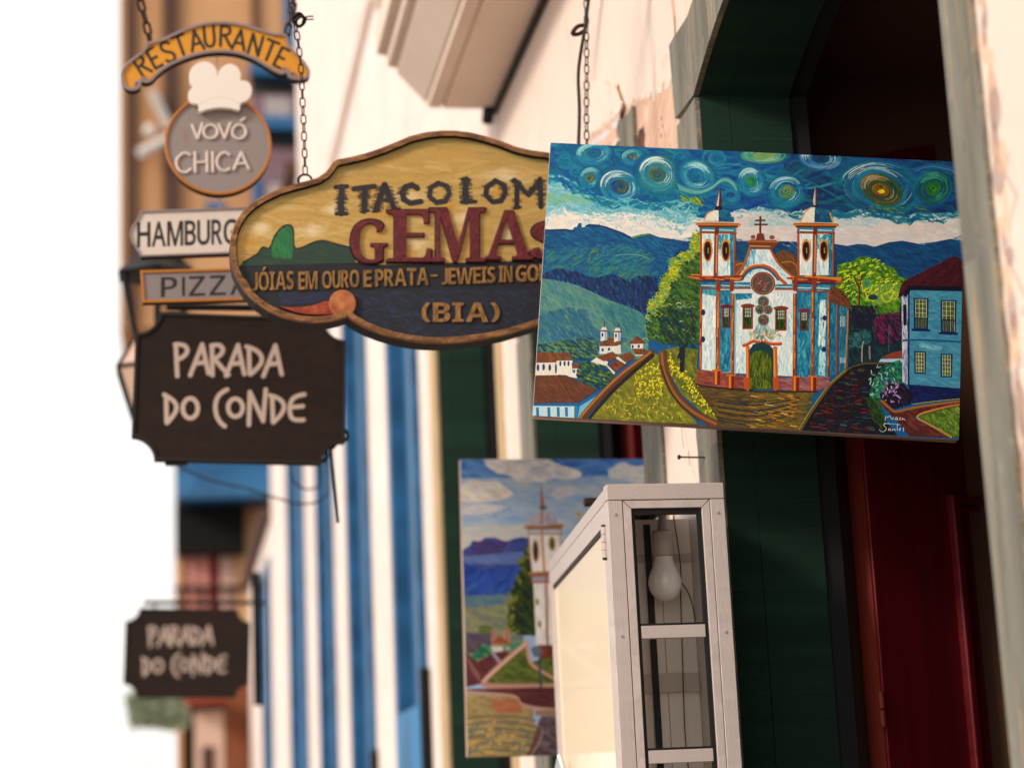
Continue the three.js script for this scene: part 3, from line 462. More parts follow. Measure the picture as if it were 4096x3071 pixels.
  cutLetters('GEMAS', [[862, 712, 1098, 1000], [1104, 648, 1396, 990], [1384, 636, 1748, 990], [1745, 655, 2066, 976], [2045, 722, 2320, 974]], font, T, 0, 0.005, redM, g);
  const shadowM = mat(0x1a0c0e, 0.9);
  cutLetters('GEMAS', [[852, 700, 1108, 1010], [1094, 638, 1404, 1000], [1376, 626, 1756, 1000], [1736, 645, 2074, 986], [2035, 712, 2330, 984]], font, T, 0.0004, 0.0016, shadowM, g, 'letter_shadow');  // dark outset letters paint the shade around the raised word
  const word = (s, b, f, m, dp = 0.0025, gap = 0.05) => cutLetters(s, spread(s, b, f, gap), f, T, 0.0004, dp, m, g);
  word('JÓIAS', [212, 1058, 486, 1180, -12], fontSans, bronze); word('EM', [516, 1052, 642, 1172, -6], fontSans, bronze); word('OURO', [674, 1048, 918, 1164, -10], fontSans, bronze); word('E', [946, 1044, 1000, 1156], fontSans, bronze);
  word('PRATA', [1024, 1038, 1376, 1152, -14], fontSans, bronze); word('-', [1390, 1072, 1436, 1086], fontSans, bronze); word('JEWEIS', [1464, 1030, 1816, 1138, -12], fontSans, bronze, 0.0025, 0.03); word('IN', [1840, 1014, 1930, 1122], fontSans, bronze); word('GOLD', [1952, 1008, 2230, 1120, -8], fontSans, bronze);
  word('(BIA)', [1330, 1258, 1846, 1386, 0], fontSans, bronze, 0.003, 0.09);
  // carved scroll at the lower left
  const disc = []; for (let i = 0; i < 40; i++) { const a = i / 40 * 6.2832; disc.push(T(806 + 90 * Math.cos(a), 1268 + 92 * Math.sin(a))); }
  obj('scroll_boss', extr(poly(disc), 0.006, 0.002).translate(0, 0, 0.0006), mat(0xffffff, 0.65, { map: rep(noiseTex(256, [150, 78, 36], [196, 122, 70], 10, 10, 4, 0.25), 6) }), g);
  obj('scroll_tail', extr(poly(smooth([[385, 1284], [480, 1290], [600, 1280], [715, 1250], [735, 1285], [768, 1325], [690, 1338], [590, 1338], [500, 1325], [430, 1302]].map((p) => T(...p)), 3)), 0.004, 0.0015).translate(0, 0, 0.0005), mat(0xffffff, 0.65, { map: rep(noiseTex(256, [128, 34, 18], [184, 84, 40], 10, 10, 4, 0.25), 6) }), g);
  for (const x of [-0.243, 0.296]) { const y = x < 0 ? 0.118 : 0.13, r = []; for (let i = 2; i <= 20; i++) { const a = -1.2 + i / 20 * 5.4; r.push([x + 0.0125 * Math.cos(a), y + 0.0125 * Math.sin(a), -0.02]); } obj('screw_eye', [tube(r, 0.0022, 32, 8), cyl([x + 0.004, y - 0.045, -0.02], [x + 0.004, y - 0.0118, -0.02], 0.002)], M.rust, g); }
}
// a chain from a to b, every second link turned
function linkGeo(L, W, r) { const p = []; for (let i = 0; i < 20; i++) { const a = i / 20 * 6.2832, c = Math.cos(a), s = Math.sin(a), st = L / 2 - W / 2; p.push([c * (W / 2 - r), s * (W / 2 - r) + Math.sign(s) * st, 0]); } return tube(p, r, 28, 7, true); }
function chain(label, pts, pitch, L, W, r, group, turn0 = 0.25) {
  const c = thing('chain', label, 'chain', [0, 0, 0], group), geo = linkGeo(L, W, r), cv = new THREE.CatmullRomCurve3(pts.map(V3)), n = Math.round(cv.getLength() / pitch);
  for (let i = 0; i < n; i++) {
    const t = (i + 0.5) / n, p = cv.getPointAt(t), d = cv.getTangentAt(t), o = obj(numberedIn('link', i), geo, M.rust, c);
    o.position.copy(p); o.quaternion.setFromUnitVectors(new THREE.Vector3(0, 1, 0), d); o.rotateY((i % 2 ? 1.5708 : 0) + turn0 + rr(-0.15, 0.15));
  }
  return c;
}
function numberedIn(n, i) { return i ? n + '_' + String(i).padStart(3, '0') : n; }
{
  chain('dark chain with a knot near the top, left of the two holding the carved sign', [[0.2475, 2.78, -3.52], [0.246, 2.9, -3.52], [0.241, 3.03, -3.52], [0.226, 3.13, -3.52], [0.2, 3.245, -3.52]], 0.0166, 0.0215, 0.0115, 0.0013, 'chains of the carved sign');
  chain('rusty chain beside the black cable, right of the two holding the carved sign', [[0.786, 2.79, -3.52], [0.79, 2.9, -3.52], [0.797, 3.03, -3.52], [0.806, 3.245, -3.52]], 0.0166, 0.0215, 0.0115, 0.0013, 'chains of the carved sign');
  const k = thing('wire_knot', 'twisted wire knot with loose ends on the left chain of the carved sign', 'wire knot', [0.241, 3.085, -3.515]);
  obj('wrap', [tube([[-0.012, 0.0, 0], [0, 0.012, 0.006], [0.012, 0.0, 0], [0, -0.01, -0.006], [-0.01, 0.006, 0.004], [0.01, 0.008, -0.004], [0.008, -0.006, 0.006]], 0.0032, 48, 7), tube([[-0.008, -0.004, 0.004], [0.004, 0.004, 0.009], [0.014, 0.002, 0.003]], 0.003, 20, 6)], M.iron, k);
  obj('wire_end', tube([[0.008, 0.004, 0.003], [0.018, 0.007, 0.003], [0.028, 0.008, 0.002]], 0.0014, 14, 6), M.iron, k);
  obj('wire_end', tube([[0.008, -0.001, 0.003], [0.018, 0.001, 0.003], [0.028, 0.001, 0.004]], 0.0014, 14, 6), M.iron, k);
  const k2 = thing('wire_knot', 'rusty hook clasp at the top of the right chain of the carved sign', 'hook', [0.788, 3.082, -3.515]);
  obj('clasp', [tube([[0.008, 0.008, 0], [-0.006, 0.004, 0.003], [-0.016, -0.006, 0.004], [-0.018, -0.012, 0.002], [-0.006, -0.011, 0], [0.006, -0.004, 0]], 0.0042, 30, 8)], M.rust, k2);
  const cb = thing('cable', 'black electric cable hanging along the right chain of the carved sign', 'cable');
  obj('cable', tube([[0.768, 2.70, -3.535], [0.770, 2.8, -3.53], [0.779, 2.92, -3.53], [0.781, 3.0, -3.528], [0.796, 3.09, -3.51], [0.806, 3.14, -3.52], [0.83, 3.24, -3.54], [0.952, 3.3, -3.56]], 0.0034, 60, 8), M.black, cb);
  const rod = thing('iron_bracket', 'black iron bracket above the carved sign, fixed in the plaster wall', 'bracket');
  obj('rod', [cyl([0.96, 3.255, -3.52], [0.15, 3.255, -3.52], 0.009), tube([[0.95, 3.5, -3.52], [0.7, 3.45, -3.52], [0.5, 3.265, -3.52]], 0.006, 24, 8)], M.iron, rod);
}

// restaurant signs ---------------------------------------------------------
{
  const z = -3.95, cx = 0.1, cy = 3.15, T = inSign(sheetR1, cx, cy);
  const o = smooth([[165, 625], [180, 570], [240, 505], [325, 440], [358, 408], [378, 362], [440, 342], [500, 328], [570, 296], [700, 238], [850, 194], [1000, 180], [1150, 195], [1300, 236], [1440, 276], [1540, 288], [1556, 325], [1578, 385], [1625, 435], [1690, 510], [1732, 575], [1740, 610], [1728, 645], [1690, 664], [1640, 668], [1590, 660], [1558, 640], [1540, 612], [1505, 622], [1450, 602], [1370, 556], [1270, 498], [1140, 453], [1000, 438], [850, 452], [700, 496], [560, 560], [470, 630], [425, 678], [375, 692], [343, 684], [332, 725], [300, 750], [245, 754], [203, 735], [178, 690]].map((p) => T(...p)), 3);
  const g = signBoard('arched_sign', 'yellow arched sign with curled ends and black lettering, topmost of the restaurant signs', [cx, cy, z], o, 0.02, 1024, darkWood, (ctx, on, c) => {
    const D = on(T); ctx.fillStyle = '#d89216'; ctx.fillRect(0, 0, c.width, c.height);
    D.scatter([[150, 150], [1750, 150], [1750, 780], [150, 780]], 900, ['#dc981a', '#d48c12', '#e0a022', '#cc8610'], 0.2, 26, 8, 0.4);
    const L = [['R', 345, 545, -33], ['E', 445, 482, -29], ['S', 560, 430, -26], ['T', 665, 375, -20], ['A', 795, 335, -13], ['U', 905, 300, -5], ['R', 1038, 300, 2], ['A', 1155, 330, 9], ['N', 1288, 372, 16], ['T', 1408, 420, 22], ['E', 1500, 478, 27]];
    for (const [ch, x, y, a] of L) {
      const r = a * Math.PI / 180, h = 82, w = { R: 48, E: 42, S: 46, T: 56, A: 60, U: 50, N: 54 }[ch], p = (dx, dy) => [x + dx * Math.cos(r) - dy * Math.sin(r), y + dx * Math.sin(r) + dy * Math.cos(r)];
      const s = (...q) => D.line(q.map((k) => p(k[0] * w, k[1] * h)), '#1c1410', 17, false), sc = (...q) => D.line(q.map((k) => p(k[0] * w, k[1] * h)), '#1c1410', 17);
      if (ch === 'R') { s([-0.8, 1], [-0.8, -1]); sc([-0.8, -1], [0.3, -1], [0.8, -0.8], [0.8, -0.35], [0.2, -0.1], [-0.8, -0.05]); s([-0.1, -0.05], [0.9, 1]); }
      if (ch === 'E') { s([0.8, -1], [-0.7, -1], [-0.7, 1], [0.8, 1]); s([-0.7, 0], [0.6, 0]); }
      if (ch === 'S') sc([0.8, -0.75], [0.4, -1.05], [-0.5, -1.05], [-0.9, -0.6], [-0.5, -0.15], [0.5, 0.15], [0.9, 0.6], [0.5, 1.05], [-0.4, 1.05], [-0.9, 0.75]);
      if (ch === 'T') { s([-0.9, -1], [0.9, -1]); s([0, -1], [0, 1]); }
      if (ch === 'A') { s([-0.85, 1], [0, -1], [0.85, 1]); s([-0.5, 0.35], [0.5, 0.35]); }
      if (ch === 'U') sc([-0.8, -1], [-0.8, -0.2], [-0.8, 0.6], [-0.4, 1.05], [0.4, 1.05], [0.8, 0.6], [0.8, -0.2], [0.8, -1]);
      if (ch === 'N') s([-0.8, 1], [-0.8, -1], [0.8, 1], [0.8, -1]);
    }
  }, 0.0006, 0.55);
  rim(g, 'raised_rim', o, 0.0052, 0.004, mauveRim);
  for (const [x, y, s, f] of [[308, 700, 30, 1], [360, 655, 26, -1], [1530, 582, 28, 1], [1590, 622, 32, -1]]) { const p = []; for (let i = 0; i <= 26; i++) { const a = i / 26 * 9, q = s * (1 - i / 32); const k = T(x + f * q * Math.cos(a), y + q * Math.sin(a)); p.push([k[0], k[1], 0.003]); } obj('curl', tube(p, 0.002, 50, 6), mauveRim, g); }
  chain('blurred iron chain at the left end of the arched yellow sign', [[-0.035, 3.19, z - 0.03], [-0.048, 3.26, z - 0.03], [-0.075, 3.37, z - 0.03]], 0.026, 0.034, 0.019, 0.003, 'chains of the arched sign');
  chain('iron chain at the right end of the arched yellow sign, behind the thin chain', [[0.234, 3.2, z - 0.03], [0.25, 3.26, z - 0.03], [0.272, 3.37, z - 0.03]], 0.026, 0.034, 0.019, 0.003, 'chains of the arched sign');
  const b = thing('iron_bracket', 'black iron bracket above the arched yellow sign, fixed in the house wall', 'bracket');
  obj('rod', cyl([0.96, 3.39, z - 0.03], [-0.12, 3.39, z - 0.03], 0.011), M.iron, b);
}
{
  const z = -3.95, cx = 0.098, cy = 2.988, T = inSign(sheetR1, cx, cy), o = []; for (let i = 0; i < 72; i++) { const a = i / 72 * 6.2832; o.push([0.1105 * Math.cos(a), 0.1105 * Math.sin(a)]); }
  const g = signBoard('round_sign', 'round grey sign with orange rim and white chef hat, below the arched sign', [cx, cy, z], o, 0.02, 512, darkWood, (ctx, on, c) => { const D = on(T); ctx.fillStyle = '#8f8380'; ctx.fillRect(0, 0, c.width, c.height); D.scatter([[520, 800], [1420, 800], [1420, 1650], [520, 1650]], 600, ['#938785', '#8a7d7a', '#978c88', '#86807c'], 1.5, 22, 7, 0.4); D.scatter([[680, 1050], [740, 1050], [730, 1220], [690, 1220]], 40, ['#8a6d5c', '#8f7060'], 1.5, 18, 6, 0.5); }, 0.0004, 0.6);
  rim(g, 'raised_rim', o, 0.0055, 0.004, orangeRim);
  const hatM = mat(0xeee4da, 0.6);
  obj('chef_hat', extr(poly(smooth([[818, 948], [812, 895], [800, 886], [760, 880], [732, 842], [729, 797], [748, 762], [772, 748], [746, 712], [736, 650], [756, 590], [810, 547], [870, 534], [928, 556], [964, 608], [974, 652], [986, 610], [1030, 567], [1080, 553], [1135, 580], [1164, 640], [1163, 690], [1200, 692], [1240, 716], [1256, 765], [1245, 820], [1210, 860], [1160, 884], [1152, 936], [1080, 922], [980, 916], [890, 930]].map((p) => T(...p)), 4)), 0.012, 0.0012).translate(0, 0, 0.0045), hatM, g);
  obj('hat_band_fold', tube([[815, 892], [870, 862], [940, 835], [1000, 828], [1080, 848], [1152, 884]].map((p) => [...T(...p), 0.0168]), 0.0011, 40, 6), mat(0xb8a898, 0.7), g);
  const st = (pts, close) => tube(pts.map((p) => [...T(...p), 0.002]), 0.0034, 40, 8, close), L = (...pts) => mergeGeometries(pts.slice(1).map((p, i) => cyl([...T(...pts[i]), 0.002], [...T(...p), 0.002], 0.0034, 0.0034, 8)).concat(pts.map((p) => new THREE.SphereGeometry(0.0034, 8, 6).translate(...T(...p), 0.002))));
  const ring = (x, y, rx, ry) => { const p = []; for (let i = 0; i < 16; i++) { const a = i / 16 * 6.2832; p.push([x + rx * Math.cos(a), y + ry * Math.sin(a)]); } return st(p, true); };
  const wl = mat(0xd8c8be, 0.6);
  obj('letter', L([762, 1042], [808, 1152], [848, 1030]), wl, g); obj('letter', ring(915, 1095, 58, 56), wl, g); obj('letter', L([985, 1036], [1032, 1148], [1080, 1024]), wl, g); obj('letter', [ring(1152, 1096, 56, 58), L([1170, 1005], [1198, 982])], wl, g);
  obj('letter', st([[750, 1290], [700, 1272], [645, 1310], [632, 1365], [660, 1420], [710, 1432], [756, 1400]]), wl, g); obj('letter', [L([786, 1270], [788, 1428]), L([885, 1266], [888, 1424]), L([788, 1350], [886, 1346])], wl, g); obj('letter', L([932, 1268], [934, 1424]), wl, g);
  obj('letter', st([[1076, 1290], [1030, 1268], [982, 1300], [968, 1352], [990, 1402], [1035, 1420], [1076, 1400]]), wl, g); obj('letter', [L([1108, 1408], [1170, 1268], [1232, 1404]), L([1130, 1362], [1210, 1358])], wl, g);
  const l = thing('hanging_wire', 'thin wire holding the round grey sign under the arched one', 'wire'); obj('wire', cyl([cx, 3.09, z - 0.014], [cx, 3.235, z - 0.014], 0.0012, 0.0012, 6), M.aluDull, l);
}
{
  const z = -3.95, cx = 0.1, cy = 2.78, T = inSign(sheetR2, cx, cy), sk = -0.036, S = (x, y) => T(x, y + (x - 330) * sk);
  const half = [[330, 195], [300, 268], [258, 325], [242, 385], [258, 450], [300, 518], [335, 577]], o = [...half.map((p) => S(...p)), ...half.slice().reverse().map((p) => S(1950 - p[0], p[1]))];
  const g = signBoard('snack_sign', 'white pointed-end sign with black lettering, third of the restaurant signs', [cx, cy, z], o, 0.022, 1024, darkWood, (ctx, on, c) => { const D = on(S); ctx.fillStyle = '#d8cabf'; ctx.fillRect(0, 0, c.width, c.height); D.scatter([[230, 190], [1720, 190], [1720, 590], [230, 590]], 600, ['#dccfc5', '#d2c3b8', '#e0d4ca'], 0.1, 26, 7, 0.4); let x = 308; for (const ch of 'HAMBURGUER') { const w = { H: 105, A: 110, M: 128, B: 88, U: 100, R: 84, G: 104, E: 84 }[ch]; D.text(ch, x, 292, x + w, 490, '200px sans-serif', '#17130f', 8); x += w + 17; } }, 0.0005, 0.55);
  rim(g, 'raised_rim', o, 0.004, 0.003, mauveRim);
  const l = thing('hanging_wire', 'thin wire holding the white pointed sign under the round one', 'wire'); for (const x of [0.06]) obj('wire', cyl([cx, 2.82, z - 0.014], [cx, 2.885, z - 0.014], 0.0012, 0.0012, 6), M.aluDull, l);
}
{
  const z = -3.95, cx = 0.12, cy = 2.69, T = inSign(sheetR2, cx, cy), sk = -0.034, S = (x, y) => T(x, y + (x - 330) * sk), o = [[330, 690], [350, 958], [1640, 968], [1640, 700]].map((p) => S(...p));
  const g = signBoard('pizza_sign', 'grey rectangular sign with orange edge, lowest of the restaurant signs', [cx, cy, z], o, 0.02, 1024, darkWood, (ctx, on, c) => { const D = on(S); ctx.fillStyle = '#857a79'; ctx.fillRect(0, 0, c.width, c.height); D.scatter([[330, 680], [1640, 680], [1640, 970], [330, 970]], 500, ['#8a7f7e', '#80746f', '#8d8382'], 0.1, 26, 7, 0.4); let x = 505; for (const ch of 'PIZZA') { const w = { P: 130, I: 18, Z: 130, A: 160 }[ch]; if (ch === 'I') D.fill([[x, 752], [x + 26, 752], [x + 26, 912], [x, 912]], '#15110e'); else D.text(ch, x, 752, x + w, 912, '200px sans-serif', '#15110e', 5); x += w + 42; } }, 0.0005, 0.55);
  rim(g, 'raised_rim', o, 0.0052, 0.003, orangeRim);
  const l = thing('hanging_wire', 'thin wire between the white pointed sign and the grey sign under it', 'wire'); obj('wire', cyl([0.12, 2.715, z - 0.014], [0.12, 2.745, z - 0.014], 0.0012, 0.0012, 6), M.aluDull, l);
}
// two brown signs with notched corners ---------------------------------------
{
  const z = -4.3, cx = 0.148, cy = 2.545, roll = -0.038, T = inSign(sheetP2, cx, cy, roll), T3 = inSign(sheetP3, cx, cy, roll);
  const W = 0.232, H = 0.166, r = 0.05, o = [], arc = (x, y, a0) => { for (let i = 0; i <= 8; i++) { const a = a0 + i / 8 * Math.PI / 2; o.push([x + r * Math.cos(a), y + r * Math.sin(a)]); } };
  // concave corners, clockwise from the top left
  const conc = (x, y, s, e) => { for (let i = 0; i <= 10; i++) { const a = s + (e - s) * i / 10; o.push([x + r * Math.cos(a), y + r * Math.sin(a)]); } };
  conc(-W, H, -Math.PI / 2, 0); conc(W, H, Math.PI, Math.PI * 1.5); conc(W, -H, Math.PI / 2, Math.PI); conc(-W, -H, 0, Math.PI / 2);
  const g = signBoard('notched_sign', 'large dark brown notched sign with cream brush lettering, below the restaurant signs', [cx, cy, z], o, 0.03, 1024, mat(0x120d0b, 0.8), (ctx, on, c) => {
    const D = on(T), E = on(T3); ctx.fillStyle = '#22140c'; ctx.fillRect(0, 0, c.width, c.height);
    for (let i = 0; i < 900; i++) { ctx.globalAlpha = 0.25; ctx.fillStyle = pick(['#311c0e', '#1a1413', '#36220f', '#211a1a', '#161010', '#291a13']); ctx.beginPath(); ctx.ellipse(R() * c.width, R() * c.height, rr(8, 60), rr(5, 22), 0, 0, 7); ctx.fill(); } ctx.globalAlpha = 1;
    for (let i = 0; i < 420; i++) { ctx.globalAlpha = rr(0.1, 0.4); ctx.fillStyle = pick(['#3d2716', '#0e0a08', '#4a3424', '#2b1d14']); ctx.fillRect(R() * c.width, R() * c.height, rr(30, 220), rr(0.8, 2.5)); } ctx.globalAlpha = 1;
    const cr = '#c9b3a6', p = (d, a) => d.line(a, cr, 22), q = (d, a) => d.line(a, cr, 22, false);
    q(D, [[625, 1300], [638, 1562]]); p(D, [[620, 1300], [690, 1296], [730, 1345], [695, 1405], [640, 1425]]);
    for (const [x, y] of [[845, 1300], [1142, 1305], [1452, 1308]]) { q(D, [[x - 100, y + 255], [x, y], [x + 52, y + 240]]); q(D, [[x - 58, y + 158], [x + 34, y + 146]]); }
    q(D, [[925, 1310], [930, 1555]]); p(D, [[920, 1310], [985, 1296], [1024, 1340], [995, 1395], [940, 1420]]); q(D, [[945, 1420], [1062, 1552]]);
    q(D, [[1232, 1335], [1238, 1545]]); p(D, [[1212, 1318], [1290, 1338], [1346, 1405], [1328, 1480], [1245, 1548]]);
    q(E, [[545, 178], [550, 392]]); p(E, [[530, 163], [602, 200], [642, 268], [602, 345], [552, 397]]);
    E.ell(746, 275, 62, 82, cr, 22); p(E, [[1052, 120], [988, 148], [950, 235], [958, 330], [998, 402], [1032, 424]]); E.ell(1120, 270, 60, 74, cr, 22);
    q(E, [[1232, 412], [1240, 140], [1350, 380], [1372, 120]]); q(E, [[1425, 190], [1432, 390]]); p(E, [[1408, 168], [1490, 190], [1532, 258], [1500, 335], [1434, 392]]);
    p(E, [[1692, 160], [1610, 172], [1570, 240], [1570, 320], [1600, 380], [1685, 370]]); q(E, [[1575, 268], [1680, 258]]);
  }, 0.0006, 0.95, roll);
  rim(g, 'raised_rim', o, 0.006, 0.003, mat(0x1c1310, 0.75));
  const c = g.clone(); c.name = numbered('notched_sign'); c.position.set(0.05, 2.238, -7.5);
  c.userData = { label: 'smaller-looking brown notched sign farther down the street, lowest sign in view', category: 'sign' }; scene.add(c);
  // wrought iron brackets carrying both boards
  const br = (label, x, y, zz, far, low, post) => {
    const b = thing('iron_bracket', label, 'bracket', [x, y, zz]);
    obj('rod', [cyl([far - x, 0.185, -0.04], [-0.16, 0.196, -0.04], 0.008), cyl([-0.12, 0.14, -0.04], [-0.12, 0.195, -0.04], 0.004), cyl([0.12, 0.12, -0.04], [0.12, 0.19, -0.04], 0.004)], M.iron, b);
    if (post) obj('post', box(0.245, 0.275, -0.2, 0.3, -0.06, -0.035), M.iron, b);
    if (low) {
      const sp = (cx0, cy0, s, f) => { const p = []; for (let i = 0; i <= 30; i++) { const a = i / 30 * 8.5, q = s * (1 - i / 36); p.push([cx0 + f * q * Math.cos(a), cy0 + q * Math.sin(a), -0.03]); } return tube(p, 0.0045, 60, 7); };
      obj('scroll', sp(0.2, -0.118, 0.026, 1), M.iron, b); obj('scroll', sp(0.178, -0.15, 0.02, -1), M.iron, b); obj('scroll', sp(0.225, -0.105, 0.018, -1), M.iron, b);
      obj('hanging_rod', cyl([0.197, -0.09, -0.03], [0.212, -0.3, -0.03], 0.0035), M.iron, b);
      obj('foot', rbox(-0.165, -0.115, -0.165, -0.15, -0.05, -0.02, 0.004), M.iron, b);
    }
  };
  br('black wrought iron bracket with scrolls at the lower right of the larger brown sign', cx, cy, z, 0.96, true);
  br('thin black bracket carrying the smaller-looking brown sign', 0.05, 2.238, -7.5, 0.34, false, true);
}
// street lantern behind the larger brown sign --------------------------------
{
  const t = thing('street_lantern', 'black street lantern sticking out left behind the larger brown sign', 'lantern', [-0.04, 2.86, -5.5]);
  const hex = (r0, r1, y0, y1) => new THREE.CylinderGeometry(r1, r0, y1 - y0, 6, 1, true).translate(0, (y0 + y1) / 2, 0);
  obj('cap', [new THREE.CylinderGeometry(0.1, 0.125, 0.022, 6).translate(0, 0.287, 0), new THREE.CylinderGeometry(0.02, 0.095, 0.09, 6).translate(0, 0.345, 0)], M.iron, t);
  for (let k = 0; k < 6; k++) { const a = k / 6 * 6.2832, c = Math.sin(a), q = Math.cos(a); obj('hood_bar', cyl([0.108 * c, 0.28, 0.108 * q], [0.068 * c, 0.092, 0.068 * q], 0.009, 0.009, 8), M.iron, t); }
  obj('glass', [hex(0.125, 0.07, 0.0, 0.09), hex(0.075, 0.125, -0.145, 0.0)], mat(0xcfae9a, 0.5), t);
  for (let k = 0; k < 6; k++) { const a = k / 6 * 6.2832 + 0.001, c = Math.sin(a), s = Math.cos(a); obj('rib', [cyl([0.125 * c, 0, 0.125 * s], [0.07 * c, 0.092, 0.07 * s], 0.006, 0.006, 6), cyl([0.125 * c, 0, 0.125 * s], [0.075 * c, -0.145, 0.075 * s], 0.006, 0.006, 6), cyl([0.125 * c, 0, 0.125 * s], [0.125 * Math.sin(a + 1.047), 0, 0.125 * Math.cos(a + 1.047)], 0.006, 0.006, 6)], M.iron, t); }
  obj('base', [new THREE.CylinderGeometry(0.08, 0.03, 0.05, 6).translate(0, -0.17, 0)], M.iron, t);
  obj('arm', [cyl([0, 0.37, 0], [0.99, 0.37, 0], 0.014), cyl([0, 0.36, 0], [0, 0.39, 0], 0.02)], M.iron, t);
}
{
  const c = thing('cable', 'thin dark cable sagging under the larger brown sign, the longer of two', 'cable'); obj('cable', tube([[-0.01, 2.6, -5.5], [0.083, 2.553, -5.5], [0.216, 2.517, -5.5], [0.266, 2.499, -5.5], [0.367, 2.474, -5.5], [0.428, 2.496, -5.5], [0.435, 2.54, -5.5], [0.41, 2.7, -5.5], [0.38, 2.95, -5.5], [0.42, 3.06, -5.5], [0.7, 3.07, -5.5], [0.955, 3.08, -5.5]], 0.0028, 60, 6), M.black, c);
  const c2 = thing('cable', 'short looped dark cable hanging at the lower right of the larger brown sign', 'cable'); obj('cable', tube([[0.325, 2.62, -5.5], [0.331, 2.556, -5.5], [0.341, 2.532, -5.5], [0.368, 2.516, -5.5], [0.398, 2.521, -5.5], [0.408, 2.55, -5.5], [0.39, 2.7, -5.5], [0.36, 2.95, -5.5], [0.4, 3.09, -5.5], [0.7, 3.1, -5.5], [0.955, 3.11, -5.5]], 0.0028, 60, 6), M.black, c2);
}

// ---------------------------------------------------------------- aluminium display case
{
  const X0 = 0.696, X1 = 0.893, Z0 = -3.1, TOP = 2.117, YB = 0.0, LEN = 0.985, yaw = 0.086;
  const c = thing('display_case', 'tall narrow aluminium and glass display case with a bulb inside, below the church painting', 'display case', [X0, 0, Z0]);
  const w = X1 - X0, d = 0.026, gap = 0.0011;
  // near end: posts, top rail, mitred sash, rails, gasket, pane
  obj('post', rbox(0, 0.025, YB, TOP - 0.0272, -d, 0, 0.0015), M.alu, c); obj('post', rbox(w - 0.0245, w, YB, TOP - 0.0272, -d, 0, 0.0015), M.alu, c);
  obj('top_rail', rbox(0, w, TOP - 0.0262, TOP, -d, 0, 0.0015), M.alu, c);
  const sx0 = 0.025 + gap, sx1 = w - 0.0245 - gap, sy1 = TOP - 0.0272 - 0.0004, f = 0.0133;
  const sash = (p) => extr(poly(p), 0.02, 0.0008).translate(0, 0, -0.0215);
  obj('sash_rail', sash([[sx0 + 0.0008, sy1], [sx1 - 0.0008, sy1], [sx1 - f, sy1 - f + 0.0006], [sx0 + f, sy1 - f + 0.0006]]), M.alu, c);
  obj('sash_stile', sash([[sx0, sy1 - 0.001], [sx0 + f, sy1 - f - 0.0006], [sx0 + f, YB + 0.05], [sx0, YB + 0.05]]), M.alu, c);
  obj('sash_stile', sash([[sx1, sy1 - 0.001], [sx1 - f, sy1 - f - 0.0006], [sx1 - f, YB + 0.05], [sx1, YB + 0.05]]), M.alu, c);
  obj('seal', [box(sx0 + f + 0.0004, sx1 - f - 0.0004, sy1 - f - 0.009, sy1 - f, -0.017, -0.006), box(sx0 + f, sx0 + f + 0.0062, YB + 0.05, sy1 - f - 0.0092, -0.017, -0.006), box(sx1 - f - 0.0062, sx1 - f, YB + 0.05, sy1 - f - 0.0092, -0.017, -0.006)], M.black, c);
  for (const y of [1.8655, 1.668, 1.3, 0.9, 0.5]) { obj('cross_rail', rbox(sx0 + f + 0.0064, sx1 - f - 0.0064, y, y + 0.0205, -0.019, -0.003, 0.001), M.alu, c); obj('seal', box(sx0 + f + 0.0064, sx1 - f - 0.0064, y + 0.0207, y + 0.0242, -0.017, -0.006), M.black, c); }
  obj('glass_pane', box(sx0 + f + 0.001, sx1 - f - 0.001, YB + 0.05, sy1 - f - 0.001, -0.0135, -0.0115), M.glass, c);
  // street side, turned a little towards the wall at the far end: s along the length
  const side = (g) => g.rotateY(-yaw);
  const sb = (s0, s1, y0, y1, x0, x1, r = 0.0012) => side(rbox(x0, x1, y0, y1, -s1, -s0, r));
  obj('top_rail', sb(d + 0.0005, LEN, TOP - 0.0235, TOP - 0.0005, 0.0015, 0.024), M.alu, c);
  obj('post', sb(LEN - 0.024, LEN, YB, TOP - 0.0245, 0.0015, 0.024), M.alu, c);
  const d0 = d + 0.004, d1 = LEN - 0.027, dt = TOP - 0.0262, db = YB + 0.06, q = 0.036;
  const door = new THREE.Group(); door.name = 'glass_door'; c.add(door);
  obj('stile', sb(d0, d0 + q, db, dt, 0.0, 0.02), M.alu, door); obj('stile', sb(d1 - q, d1, db, dt, 0.0, 0.02), M.alu, door);
  obj('rail', sb(d0 + q + 0.0006, d1 - q - 0.0006, dt - 0.033, dt, 0.0, 0.02), M.alu, door); obj('rail', sb(d0 + q + 0.0006, d1 - q - 0.0006, db, db + q, 0.0, 0.02), M.alu, door);
  obj('bead', [sb(d0 + q + 0.0008, d1 - q - 0.0008, dt - 0.0395, dt - 0.0335, 0.0025, 0.017), sb(d0 + q, d0 + q + 0.004, db + q, dt - 0.04, 0.0025, 0.017)], M.black, door);
  const pw = d1 - d0 - 2 * q - 0.002, ph = dt - db - 0.075, py = (dt + db) / 2 + 0.002;
  obj('cream_reflection_pane', side(new THREE.BoxGeometry(0.004, ph, pw).translate(0.0075, py, -(d0 + d1) / 2)), new THREE.MeshPhysicalMaterial({ color: 0xfdebcd, roughness: 0.7, specularIntensity: 0.2, clearcoat: 0.55, clearcoatRoughness: 0.06 }), door);  // opaque cream colour stands in for the bright street reflections on the glass
  for (const [x, y] of [[0.0125, TOP - 0.05], [w - 0.0122, TOP - 0.05], [0.0125, 1.87], [w - 0.0122, 1.872]]) obj('screw', [cyl([x, y, -0.0005], [x, y, 0.0012], 0.0026, 0.0022, 14)], M.aluDull, c);
  const hg = new THREE.Group(); hg.name = 'hinge'; c.add(hg);
